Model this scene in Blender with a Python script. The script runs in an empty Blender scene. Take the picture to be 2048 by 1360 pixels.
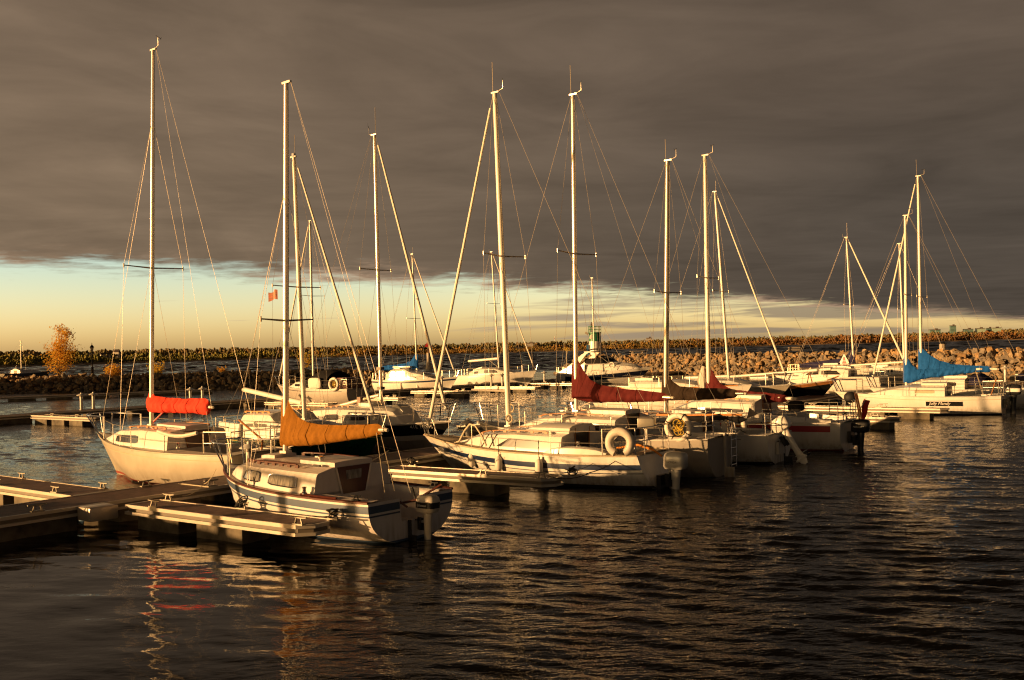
import bpy, math, random
import numpy as np
from mathutils import Vector, Matrix, noise
R = math.radians
sc = bpy.context.scene
col = sc.collection
rnd = random.Random(7)
# ------------------------------------------------------------------ camera
CAM_H = 3.4
FPX = 1950.0            # focal length in pixels of the 2048 px wide photograph
ROLL = R(1.45)
PIT = math.atan(22 / FPX)
Fv = Vector((0, math.cos(PIT), math.sin(PIT)))
U0 = Vector((0, -math.sin(PIT), math.cos(PIT)))
R0 = Vector((1, 0, 0))
Rv = R0 * math.cos(ROLL) - U0 * math.sin(ROLL)
Uv = R0 * math.sin(ROLL) + U0 * math.cos(ROLL)
camd = bpy.data.cameras.new('camera')
camd.sensor_width = 36
camd.lens = 36 * FPX / 2048
camd.clip_start = 0.1
camd.clip_end = 20000
cam = bpy.data.objects.new('camera', camd)
col.objects.link(cam)
M = Matrix((Rv, Uv, -Fv)).transposed().to_4x4()
M.translation = (0, 0, CAM_H)
cam.matrix_world = M
sc.camera = cam

def ray(px, py):
    return Rv * ((px - 1024) / FPX) + Uv * ((680 - py) / FPX) + Fv
def P(px, py, z=0.0):
    d = ray(px, py)
    return Vector((0, 0, CAM_H)) + d * ((z - CAM_H) / d.z)
def PD(px, py, Y):
    d = ray(px, py)
    return Vector((0, 0, CAM_H)) + d * (Y / d.y)

# ------------------------------------------------------------------ mesh builder
class MB:
    def __init__(s):
        s.v = []; s.f = []
    def add(s, vs, fs):
        o = len(s.v)
        s.v.extend([tuple(p) for p in vs])
        s.f.extend([tuple(i + o for i in f) for f in fs])
        return s
    def box(s, c, d, M=None):
        x, y, z = (a / 2 for a in d)
        p = [Vector((i * x, j * y, k * z)) for i in (-1, 1) for j in (-1, 1) for k in (-1, 1)]
        if M is not None: p = [M @ q for q in p]
        p = [q + Vector(c) for q in p]
        return s.add(p, [(0, 1, 3, 2), (4, 6, 7, 5), (0, 4, 5, 1), (2, 3, 7, 6), (0, 2, 6, 4), (1, 5, 7, 3)])
    def loft(s, rings, closed=True, cap0=True, cap1=True):
        n = len(rings[0]); vs = [p for r in rings for p in r]; fs = []
        m = n if closed else n - 1
        for i in range(len(rings) - 1):
            for j in range(m):
                a = i * n + j; b = i * n + (j + 1) % n
                fs.append((a, b, b + n, a + n))
        if closed and cap0: fs.append(tuple(range(n - 1, -1, -1)))
        if closed and cap1: fs.append(tuple((len(rings) - 1) * n + j for j in range(n)))
        return s.add(vs, fs)
    def tube(s, path, r, n=6, cap=True, sx=1.0):
        path = [Vector(p) for p in path]
        k = len(path)
        rs = list(r) if isinstance(r, (list, tuple)) else [r] * k
        rings = []; up = None
        for i in range(k):
            t = path[min(i + 1, k - 1)] - path[max(i - 1, 0)]
            if t.length < 1e-9: t = Vector((0, 0, 1))
            t.normalize()
            if up is None:
                up = Vector((1, 0, 0)) if abs(t.x) < 0.7 else Vector((0, 0, 1))
            a = up - t * up.dot(t)
            if a.length < 1e-6: a = Vector((0, 1, 0)) - t * t.y
            a.normalize(); up = a
            b = t.cross(a)
            rings.append([path[i] + (a * math.cos(q) * sx + b * math.sin(q)) * rs[i] for q in (2 * math.pi * j / n for j in range(n))])
        return s.loft(rings, True, cap, cap)
    def lathe(s, prof, c=(0, 0, 0), n=12, M=None):
        c = Vector(c); rings = []
        for (r, z) in prof:
            ring = [Vector((r * math.cos(2 * math.pi * j / n), r * math.sin(2 * math.pi * j / n), z)) for j in range(n)]
            if M is not None: ring = [M @ p for p in ring]
            rings.append([p + c for p in ring])
        return s.loft(rings)
    def torus(s, c, Rr, r, M=None, n=28, m=10, a0=0, a1=2 * math.pi, flat=1.0):
        c = Vector(c); rings = []
        full = abs(a1 - a0 - 2 * math.pi) < 1e-6
        k = n if full else n + 1
        for i in range(k):
            a = a0 + (a1 - a0) * i / n
            ring = []
            for j in range(m):
                q = 2 * math.pi * j / m
                p = Vector(((Rr + r * math.cos(q)) * math.cos(a), (Rr + r * math.cos(q)) * math.sin(a), r * math.sin(q) * flat))
                ring.append((M @ p if M is not None else p) + c)
            rings.append(ring)
        if full: rings.append(rings[0])
        return s.loft(rings, True, not full, not full)
    def build(s, name, mat, parent=None, smooth=True, ang=38, bevel=0.0):
        me = bpy.data.meshes.new(name)
        me.from_pydata(s.v, [], s.f)
        me.update()
        if bevel or True:
            import bmesh
            bm = bmesh.new(); bm.from_mesh(me)
            bmesh.ops.recalc_face_normals(bm, faces=bm.faces)
            if bevel:
                bmesh.ops.bevel(bm, geom=[e for e in bm.edges if len(e.link_faces) == 2 and e.calc_face_angle(0) > 0.6], offset=bevel, segments=2, affect='EDGES', profile=0.6)
            bm.to_mesh(me); bm.free()
        if smooth:
            me.polygons.foreach_set('use_smooth', [True] * len(me.polygons))
            me.set_sharp_from_angle(angle=R(ang))
        me.materials.append(mat)
        o = bpy.data.objects.new(name, me)
        col.objects.link(o)
        if parent is not None: o.parent = parent
        return o

def tag(o, label=None, cat=None, group=None, kind=None):
    if label: o['label'] = label
    if cat: o['category'] = cat
    if group: o['group'] = group
    if kind: o['kind'] = kind
    return o
def empty(name, loc, heading=None, label=None, cat=None, group=None):
    o = bpy.data.objects.new(name, None)
    o.empty_display_size = 0.3
    col.objects.link(o)
    o.location = loc
    if heading is not None: o.rotation_euler = (0, 0, R(90 - heading))
    return tag(o, label, cat, group)
def copy_tree(o, parent=None):
    c = o.copy(); col.objects.link(c)
    if parent is not None: c.parent = parent
    for ch in list(o.children): copy_tree(ch, c)
    return c
def text_mesh(name, s, size, mat, parent, fn, extrude=0.0, shear=0.0, align='LEFT'):
    """Letters as a mesh whose points (u, v) are laid on a surface by fn(u, v)."""
    cu = bpy.data.curves.new(name, 'FONT'); cu.body = s; cu.size = size; cu.shear = shear
    cu.align_x = align; cu.resolution_u = 3
    to = bpy.data.objects.new('tmp', cu); col.objects.link(to)
    dg = bpy.context.evaluated_depsgraph_get(); dg.update()
    me = bpy.data.meshes.new_from_object(to.evaluated_get(dg))
    bpy.data.objects.remove(to)
    for v in me.vertices: v.co = fn(v.co.x, v.co.y)
    me.name = name
    me.materials.clear(); me.materials.append(mat)
    o = bpy.data.objects.new(name, me); col.objects.link(o)
    if parent is not None: o.parent = parent
    return o

# ------------------------------------------------------------------ materials
def mk(name, c, rough=0.5, metal=0.0, var=0.08, nscale=3.0, bump=0.0, bscale=20.0, coat=0.0, spec=0.5, trans=0.0, stretch=(1, 1, 1), c2=None, bdist=0.01, coord='Object'):
    m = bpy.data.materials.new(name); m.use_nodes = True
    nt = m.node_tree; b = nt.nodes['Principled BSDF']
    b.inputs['Roughness'].default_value = rough
    b.inputs['Metallic'].default_value = metal
    b.inputs['Specular IOR Level'].default_value = spec
    if coat:
        b.inputs['Coat Weight'].default_value = coat; b.inputs['Coat Roughness'].default_value = 0.08
    if trans: b.inputs['Transmission Weight'].default_value = trans
    tc = nt.nodes.new('ShaderNodeTexCoord')
    mp = nt.nodes.new('ShaderNodeMapping'); mp.inputs['Scale'].default_value = stretch
    nt.links.new(tc.outputs[coord], mp.inputs['Vector'])
    no = nt.nodes.new('ShaderNodeTexNoise'); no.inputs['Scale'].default_value = nscale
    no.inputs['Detail'].default_value = 6; no.inputs['Roughness'].default_value = 0.62
    nt.links.new(mp.outputs[0], no.inputs['Vector'])
    rp = nt.nodes.new('ShaderNodeValToRGB')
    rp.color_ramp.elements[0].position = 0.3; rp.color_ramp.elements[1].position = 0.72
    lo = tuple(a * (1 - var) for a in (c2 or c)) + (1,)
    hi = tuple(min(1, a * (1 + var)) for a in c) + (1,)
    rp.color_ramp.elements[0].color = lo; rp.color_ramp.elements[1].color = hi
    nt.links.new(no.outputs['Fac'], rp.inputs[0])
    nt.links.new(rp.outputs[0], b.inputs['Base Color'])
    if bump:
        n2 = nt.nodes.new('ShaderNodeTexNoise'); n2.inputs['Scale'].default_value = bscale; n2.inputs['Detail'].default_value = 4
        nt.links.new(mp.outputs[0], n2.inputs['Vector'])
        bp = nt.nodes.new('ShaderNodeBump'); bp.inputs['Strength'].default_value = bump; bp.inputs['Distance'].default_value = bdist
        nt.links.new(n2.outputs['Fac'], bp.inputs['Height'])
        nt.links.new(bp.outputs[0], b.inputs['Normal'])
    return m
MT = {}
MT['white'] = mk('gelcoat_white', (0.80, 0.78, 0.73), 0.22, var=0.05, nscale=1.3, coat=0.3, c2=(0.74, 0.71, 0.64))
MT['cream'] = mk('gelcoat_cream', (0.50, 0.45, 0.36), 0.35, var=0.06, nscale=1.5, coat=0.1, c2=(0.43, 0.385, 0.30))
MT['pinkwhite'] = mk('painted_white', (0.76, 0.70, 0.65), 0.45, var=0.05, nscale=2.0, c2=(0.70, 0.63, 0.57))
MT['deck'] = mk('nonskid_deck', (0.68, 0.63, 0.54), 0.6, var=0.06, nscale=4, bump=0.2, bscale=120)
MT['deckwhite'] = mk('deck_white', (0.76, 0.73, 0.66), 0.45, var=0.05, nscale=3)
MT['tan'] = mk('tan_deck', (0.50, 0.41, 0.28), 0.7, var=0.1, nscale=6)
MT['blue'] = mk('navy_stripe', (0.014, 0.027, 0.07), 0.3, var=0.15, nscale=3)
MT['bluegrey'] = mk('faded_blue_stripe', (0.05, 0.082, 0.14), 0.5, var=0.15, nscale=3)
MT['red'] = mk('red_stripe', (0.40, 0.02, 0.025), 0.35, var=0.1)
MT['bootred'] = mk('red_boot', (0.28, 0.05, 0.03), 0.5, var=0.2)
MT['navy'] = mk('navy_hull', (0.012, 0.016, 0.035), 0.18, var=0.2, coat=0.4)
MT['black'] = mk('black_hull', (0.012, 0.012, 0.012), 0.22, var=0.2, coat=0.3)
MT['green'] = mk('green_hull', (0.006, 0.045, 0.022), 0.2, var=0.2, coat=0.4)
MT['grey'] = mk('grey_hull', (0.42, 0.38, 0.33), 0.4, var=0.08)
MT['darkgrey'] = mk('antifoul', (0.02, 0.02, 0.022), 0.7, var=0.3)
MT['alu'] = mk('aluminium', (0.80, 0.73, 0.62), 0.30, metal=0.45, var=0.05, nscale=2, stretch=(1, 1, 0.2))
MT['aludark'] = mk('weathered_aluminium', (0.40, 0.37, 0.31), 0.36, metal=0.55, var=0.08, nscale=2, stretch=(1, 1, 0.2))
MT['whitemast'] = mk('painted_mast', (0.80, 0.77, 0.70), 0.3, var=0.04)
MT['steel'] = mk('stainless', (0.75, 0.73, 0.70), 0.16, metal=1.0, var=0.04)
MT['wire'] = mk('wire', (0.42, 0.37, 0.31), 0.4, metal=0.5, var=0.05)
MT['darkwire'] = mk('dark_wire', (0.22, 0.19, 0.16), 0.5, metal=0.3, var=0.05)
MT['teak'] = mk('teak', (0.36, 0.15, 0.045), 0.4, var=0.25, nscale=8, stretch=(0.3, 2, 2))
MT['mahog'] = mk('mahogany', (0.10, 0.027, 0.016), 0.32, var=0.25, nscale=6, stretch=(1, 3, 0.4))
MT['orangewood'] = mk('varnished_wood', (0.60, 0.22, 0.03), 0.3, var=0.2, nscale=8)
MT['glass'] = mk('dark_window', (0.025, 0.022, 0.02), 0.12, var=0.3, spec=0.4)
MT['mirror'] = mk('curtained_window', (0.30, 0.27, 0.22), 0.12, var=0.5, nscale=14, stretch=(2.5, 1, 0.2), spec=1.0, c2=(0.08, 0.08, 0.07))
MT['smoke'] = mk('smoked_acrylic', (0.03, 0.025, 0.02), 0.16, var=0.3, spec=0.3)
MT['rubber'] = mk('black_rubber', (0.02, 0.02, 0.02), 0.6, var=0.2)
MT['rope'] = mk('rope_dark', (0.05, 0.045, 0.04), 0.9, var=0.3, nscale=60)
MT['ropewhite'] = mk('rope_pale', (0.55, 0.47, 0.34), 0.9, var=0.2, nscale=60)
MT['yellow'] = mk('yellow_rope', (0.50, 0.33, 0.03), 0.8, var=0.2)
MT['buoy'] = mk('lifebuoy_white', (0.72, 0.66, 0.57), 0.5, var=0.08)
MT['canvaswhite'] = mk('canvas_white', (0.74, 0.70, 0.62), 0.8, var=0.08, bump=0.4, bscale=12, bdist=0.03)
MT['outgrey'] = mk('outboard_grey', (0.50, 0.49, 0.46), 0.32, metal=0.25, var=0.05)
MT['outwhite'] = mk('outboard_white', (0.74, 0.71, 0.66), 0.25, var=0.05)
MT['outblack'] = mk('outboard_black', (0.02, 0.02, 0.022), 0.25, var=0.1)
MT['outcream'] = mk('outboard_cream', (0.62, 0.56, 0.47), 0.4, var=0.12)
MT['letterwhite'] = mk('lettering_white', (0.80, 0.77, 0.70), 0.5, var=0.02)
MT['letterdark'] = mk('lettering_dark', (0.05, 0.045, 0.05), 0.5, var=0.02)
def grime(m, top=.42):
    # a brownish scum line and run-off streaks low on the hull
    nt = m.node_tree; b = nt.nodes['Principled BSDF']; src = b.inputs['Base Color'].links[0].from_socket
    tc = nt.nodes.new('ShaderNodeTexCoord'); sx = nt.nodes.new('ShaderNodeSeparateXYZ'); nt.links.new(tc.outputs['Object'], sx.inputs[0])
    mr = nt.nodes.new('ShaderNodeMapRange'); mr.inputs[1].default_value = 0.0; mr.inputs[2].default_value = top; mr.inputs[3].default_value = 1.0; mr.inputs[4].default_value = 0.0
    nt.links.new(sx.outputs[2], mr.inputs[0])
    mp = nt.nodes.new('ShaderNodeMapping'); mp.inputs['Scale'].default_value = (7, 7, .7); nt.links.new(tc.outputs['Object'], mp.inputs[0])
    n = nt.nodes.new('ShaderNodeTexNoise'); n.inputs['Scale'].default_value = 1.4; n.inputs['Detail'].default_value = 6; nt.links.new(mp.outputs[0], n.inputs[0])
    r2 = nt.nodes.new('ShaderNodeMapRange'); r2.inputs[1].default_value = .42; r2.inputs[2].default_value = .72; r2.inputs[3].default_value = .06; r2.inputs[4].default_value = .75; nt.links.new(n.outputs[0], r2.inputs[0])
    mu = nt.nodes.new('ShaderNodeMath'); mu.operation = 'MULTIPLY'; nt.links.new(mr.outputs[0], mu.inputs[0]); nt.links.new(r2.outputs[0], mu.inputs[1])
    # faint streaks anywhere
    ad = nt.nodes.new('ShaderNodeMath'); ad.operation = 'MULTIPLY_ADD'; nt.links.new(r2.outputs[0], ad.inputs[0]); ad.inputs[1].default_value = .10; nt.links.new(mu.outputs[0], ad.inputs[2])
    mx = nt.nodes.new('ShaderNodeMix'); mx.data_type = 'RGBA'; nt.links.new(ad.outputs[0], mx.inputs[0]); nt.links.new(src, mx.inputs[6]); mx.inputs[7].default_value = (.22, .15, .08, 1)
    nt.links.new(mx.outputs[2], b.inputs['Base Color'])
for k_ in ('white', 'cream', 'grey', 'pinkwhite'): grime(MT[k_])
def canvas(name, c):
    return mk(name, c, 0.85, var=0.14, nscale=5, bump=0.5, bscale=7, bdist=0.05, spec=0.2)
MT['cred'] = canvas('canvas_scarlet', (0.72, 0.055, 0.028))
MT['cyel'] = canvas('canvas_ochre', (0.28, 0.115, 0.010))
MT['cmar'] = canvas('canvas_maroon', (0.095, 0.012, 0.012))
MT['cbrn'] = canvas('canvas_brown', (0.035, 0.022, 0.014))
MT['cblue'] = canvas('canvas_blue', (0.008, 0.09, 0.34))
MT['cnavy'] = canvas('canvas_navy', (0.022, 0.02, 0.06))
MT['cblk'] = canvas('canvas_black', (0.012, 0.011, 0.012))
MT['dockwood'] = None
def plank_mat():
    m = mk('dock_planks', (0.17, 0.105, 0.08), 0.6, var=0.25, nscale=5, c2=(0.12, 0.075, 0.058))
    nt = m.node_tree; b = nt.nodes['Principled BSDF']
    tc = nt.nodes.new('ShaderNodeTexCoord')
    w = nt.nodes.new('ShaderNodeTexWave'); w.wave_type = 'BANDS'; w.bands_direction = 'Y'; w.wave_profile = 'SAW'
    w.inputs['Scale'].default_value = 2.1; w.inputs['Distortion'].default_value = 0.15
    nt.links.new(tc.outputs['Object'], w.inputs['Vector'])
    rp = nt.nodes.new('ShaderNodeValToRGB')
    rp.color_ramp.elements[0].position = 0.0; rp.color_ramp.elements[0].color = (0, 0, 0, 1)
    rp.color_ramp.elements[1].position = 0.12; rp.color_ramp.elements[1].color = (1, 1, 1, 1)
    nt.links.new(w.outputs['Fac'], rp.inputs[0])
    bp = nt.nodes.new('ShaderNodeBump'); bp.inputs['Strength'].default_value = 0.7; bp.inputs['Distance'].default_value = 0.012
    nt.links.new(rp.outputs[0], bp.inputs['Height']); nt.links.new(bp.outputs[0], b.inputs['Normal'])
    return m
MT['plank'] = plank_mat()
MT['fascia'] = mk('dock_fascia', (0.17, 0.14, 0.105), 0.6, var=0.15, nscale=3, stretch=(0.4, 1, 3))
MT['rail'] = mk('dock_edge_strip', (0.56, 0.50, 0.41), 0.35, metal=0.3, var=0.1, nscale=4)
MT['float'] = mk('dock_float', (0.17, 0.14, 0.095), 0.85, var=0.3, nscale=2.5, c2=(0.08, 0.065, 0.045), bump=0.3, bscale=9)
MT['cleat'] = mk('galvanised', (0.30, 0.27, 0.22), 0.45, metal=0.6, var=0.12, nscale=12)
MT['rock'] = mk('rock_tan', (0.35, 0.26, 0.15), 0.9, var=0.25, nscale=1.6, c2=(0.22, 0.17, 0.12), bump=0.8, bscale=5, bdist=0.06)
MT['rock2'] = mk('rock_ochre', (0.40, 0.25, 0.11), 0.9, var=0.25, nscale=1.3, c2=(0.25, 0.17, 0.10), bump=0.8, bscale=5, bdist=0.06)
MT['rock3'] = mk('rock_grey', (0.25, 0.20, 0.14), 0.9, var=0.25, nscale=1.8, c2=(0.15, 0.13, 0.11), bump=0.8, bscale=5, bdist=0.06)
MT['rubble'] = mk('breakwater_core', (0.10, 0.085, 0.065), 0.95, var=0.4, nscale=0.9, bump=1.0, bscale=2, bdist=0.2)
MT['path'] = mk('gravel_path', (0.36, 0.30, 0.22), 0.95, var=0.15)
# ------------------------------------------------------------------ sun, sky
SUN_AZ, SUN_EL = -109.0, 6.5
sd = Vector((math.sin(R(SUN_AZ)) * math.cos(R(SUN_EL)), math.cos(R(SUN_AZ)) * math.cos(R(SUN_EL)), math.sin(R(SUN_EL))))
sl = bpy.data.lights.new('sun', 'SUN'); sl.energy = 5.0; sl.angle = R(0.6); sl.color = (1.0, 0.555, 0.215)
so = bpy.data.objects.new('sun', sl); col.objects.link(so)
so.rotation_euler = sd.to_track_quat('Z', 'Y').to_euler(); so.location = (-40, -20, 30)

w = bpy.data.worlds.new('World'); sc.world = w; w.use_nodes = True
nt = w.node_tree; N = nt.nodes; Lk = nt.links
bg = N['Background']; bg.inputs['Strength'].default_value = 0.11
def nd(t, **k):
    n = N.new(t)
    for a, b in k.items(): setattr(n, a, b)
    return n
def mth(op, a, b=None, c=None, clamp=False):
    n = nd('ShaderNodeMath', operation=op, use_clamp=clamp)
    for i, q in enumerate((a, b, c)):
        if q is None: continue
        if isinstance(q, (int, float)): n.inputs[i].default_value = q
        else: Lk.new(q, n.inputs[i])
    return n.outputs[0]
def sstep(x, a, b):
    n = nd('ShaderNodeMapRange', interpolation_type='SMOOTHSTEP')
    Lk.new(x, n.inputs[0]); n.inputs[1].default_value = a; n.inputs[2].default_value = b
    return n.outputs[0]
def mixc(f, a, b, bt='MIX'):
    n = nd('ShaderNodeMix', data_type='RGBA', blend_type=bt)
    if isinstance(f, (int, float)): n.inputs[0].default_value = f
    else: Lk.new(f, n.inputs[0])
    for i, q in ((6, a), (7, b)):
        if isinstance(q, tuple): n.inputs[i].default_value = q + (1,)
        else: Lk.new(q, n.inputs[i])
    return n.outputs[2]
def noi(vec, scale, detail=5, rough=0.55, dist=0.0):
    n = nd('ShaderNodeTexNoise'); n.inputs['Scale'].default_value = scale; n.inputs['Detail'].default_value = detail
    n.inputs['Roughness'].default_value = rough; n.inputs['Distortion'].default_value = dist
    Lk.new(vec, n.inputs['Vector']); return n.outputs['Fac']
def comb(x, y, z):
    n = nd('ShaderNodeCombineXYZ')
    for i, q in enumerate((x, y, z)):
        if isinstance(q, (int, float)): n.inputs[i].default_value = q
        else: Lk.new(q, n.inputs[i])
    return n.outputs[0]
tc = nd('ShaderNodeTexCoord'); sp = nd('ShaderNodeSeparateXYZ'); Lk.new(tc.outputs['Generated'], sp.inputs[0])
X, Y, Z = sp.outputs
zc = mth('ADD', mth('MAXIMUM', Z, 0.0), 0.02)
u = mth('DIVIDE', X, zc); v = mth('DIVIDE', Y, zc)
uv = comb(u, v, 0.0)
az = mth('ARCTAN2', X, Y)
# cloud deck: its far edge is a straight line on the cloud plane
sdist = mth('SUBTRACT', mth('MULTIPLY', mth('ADD', u, 3.53), 0.692), mth('MULTIPLY', mth('SUBTRACT', v, 6.92), 0.722))
q = mth('ADD', mth('MULTIPLY', u, math.sin(R(SUN_AZ))), mth('MULTIPLY', v, math.cos(R(SUN_AZ))))
sdist = mth('MINIMUM', sdist, mth('MULTIPLY', mth('SUBTRACT', 7.0, q), 0.8))
n1 = noi(uv, 0.55, 7, 0.6); n2 = noi(uv, 2.2, 5, 0.6)
n4 = noi(uv, 6.5, 4, 0.6)
edge = mth('ADD', mth('ADD', sdist, 1.3), mth('ADD', mth('MULTIPLY', mth('SUBTRACT', n1, 0.5), 3.2), mth('ADD', mth('MULTIPLY', mth('SUBTRACT', n2, 0.5), 1.9), mth('ADD', mth('MULTIPLY', mth('SUBTRACT', n4, 0.5), 0.8), mth('MULTIPLY', mth('SUBTRACT', noi(comb(mth('MULTIPLY', az, 9.0), mth('MULTIPLY', Z, 42.0), 5.0), 1.0, 6, 0.6), 0.5), 3.4)))))
deckm = sstep(edge, -0.7, 1.1)
# thin streaks low over the horizon
stv = comb(mth('MULTIPLY', az, 5.0), mth('MULTIPLY', Z, 95.0), 1.7)
sn = noi(stv, 1.0, 5, 0.55, 0.4)
rightw = sstep(az, -0.15, 0.35)
thr = mth('SUBTRACT', 0.60, mth('MULTIPLY', rightw, 0.23))
stm = mth('MULTIPLY', sstep(mth('SUBTRACT', sn, thr), 0.0, 0.16), mth('MULTIPLY', sstep(Z, 0.001, 0.012), mth('SUBTRACT', 1.0, sstep(Z, 0.05, 0.075))))
stm = mth('MULTIPLY', stm, 0.85)
sky = nd('ShaderNodeTexSky', sky_type='NISHITA'); sky.sun_disc = False
sky.sun_elevation = R(SUN_EL); sky.sun_rotation = R(SUN_AZ)
sky.altitude = 0; sky.air_density = 1.0; sky.dust_density = 1.6; sky.ozone_density = 1.2
SKYG = 2.2
warm = mixc(sstep(Z, 0.0, 0.115), (1.40 * SKYG, 1.22 * SKYG, 1.22 * SKYG), (0.80 * SKYG, 0.88 * SKYG, 1.0 * SKYG))
clear = mixc(1.0, sky.outputs[0], warm, 'MULTIPLY')
ln2 = noi(comb(mth('ADD', mth('MULTIPLY', az, 4.2), mth('MULTIPLY', Z, 5.0)), mth('MULTIPLY', Z, 17.0), 0.0), 1.0, 7, 0.55, 0.8)
# cloud colours (radiance before the 0.12 strength)
ln = noi(comb(mth('MULTIPLY', u, 0.62), v, 3.3), 1.1, 7, 0.62, 0.6)
base = mixc(sstep(az, -0.5, 0.45), (1.34, 0.94, 0.60), (0.52, 0.41, 0.315))
base = mixc(mth('MULTIPLY', sstep(Z, 0.10, 0.30), 0.45), base, (0.98, 0.68, 0.47))
lm = mth('ADD', 0.22, mth('MULTIPLY', ln, 0.62))
lm = mth('ADD', lm, mth('MULTIPLY', ln2, 0.92))
lm = mth('MULTIPLY', lm, mth('SUBTRACT', 1.0, mth('MULTIPLY', sstep(Z, 0.31, 0.42), 0.86)))
cl = mixc(1.0, base, comb(lm, lm, lm), 'MULTIPLY')
fr = mth('MULTIPLY', mth('MULTIPLY', sstep(edge, -0.3, 0.2), mth('SUBTRACT', 1.0, sstep(edge, 0.2, 1.8))), sstep(mth('ADD', n1, mth('MULTIPLY', mth('SUBTRACT', ln2, 0.5), 1.2)), 0.38, 0.62))
cl = mixc(mth('MULTIPLY', fr, 0.75, clamp=True), cl, (3.7, 2.35, 1.45))
strk = mixc(sstep(az, -0.4, 0.4), (3.3, 2.45, 1.65), (1.55, 1.2, 0.85))
skyc = mixc(stm, clear, strk)
# cloud bank low on the right
skyc = mixc(deckm, skyc, cl)
Lk.new(skyc, bg.inputs['Color'])
sc.view_settings.view_transform = 'Standard'; sc.view_settings.look = 'None'
sc.view_settings.exposure = 0.6; sc.view_settings.gamma = 1
sc.cycles.max_bounces = 6; sc.cycles.glossy_bounces = 4; sc.cycles.diffuse_bounces = 2
sc.cycles.transmission_bounces = 4; sc.cycles.transparent_max_bounces = 6
sc.cycles.caustics_reflective = False; sc.cycles.caustics_refractive = False
sc.cycles.sample_clamp_indirect = 2.5; sc.cycles.use_denoising = True; sc.cycles.denoising_prefilter = 'ACCURATE'; w.cycles.sampling_method = 'MANUAL'; w.cycles.sample_map_resolution = 2048; sc.cycles.use_adaptive_sampling = False; sc.cycles.use_light_tree = False; sc.cycles.filter_width = 1.2

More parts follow.
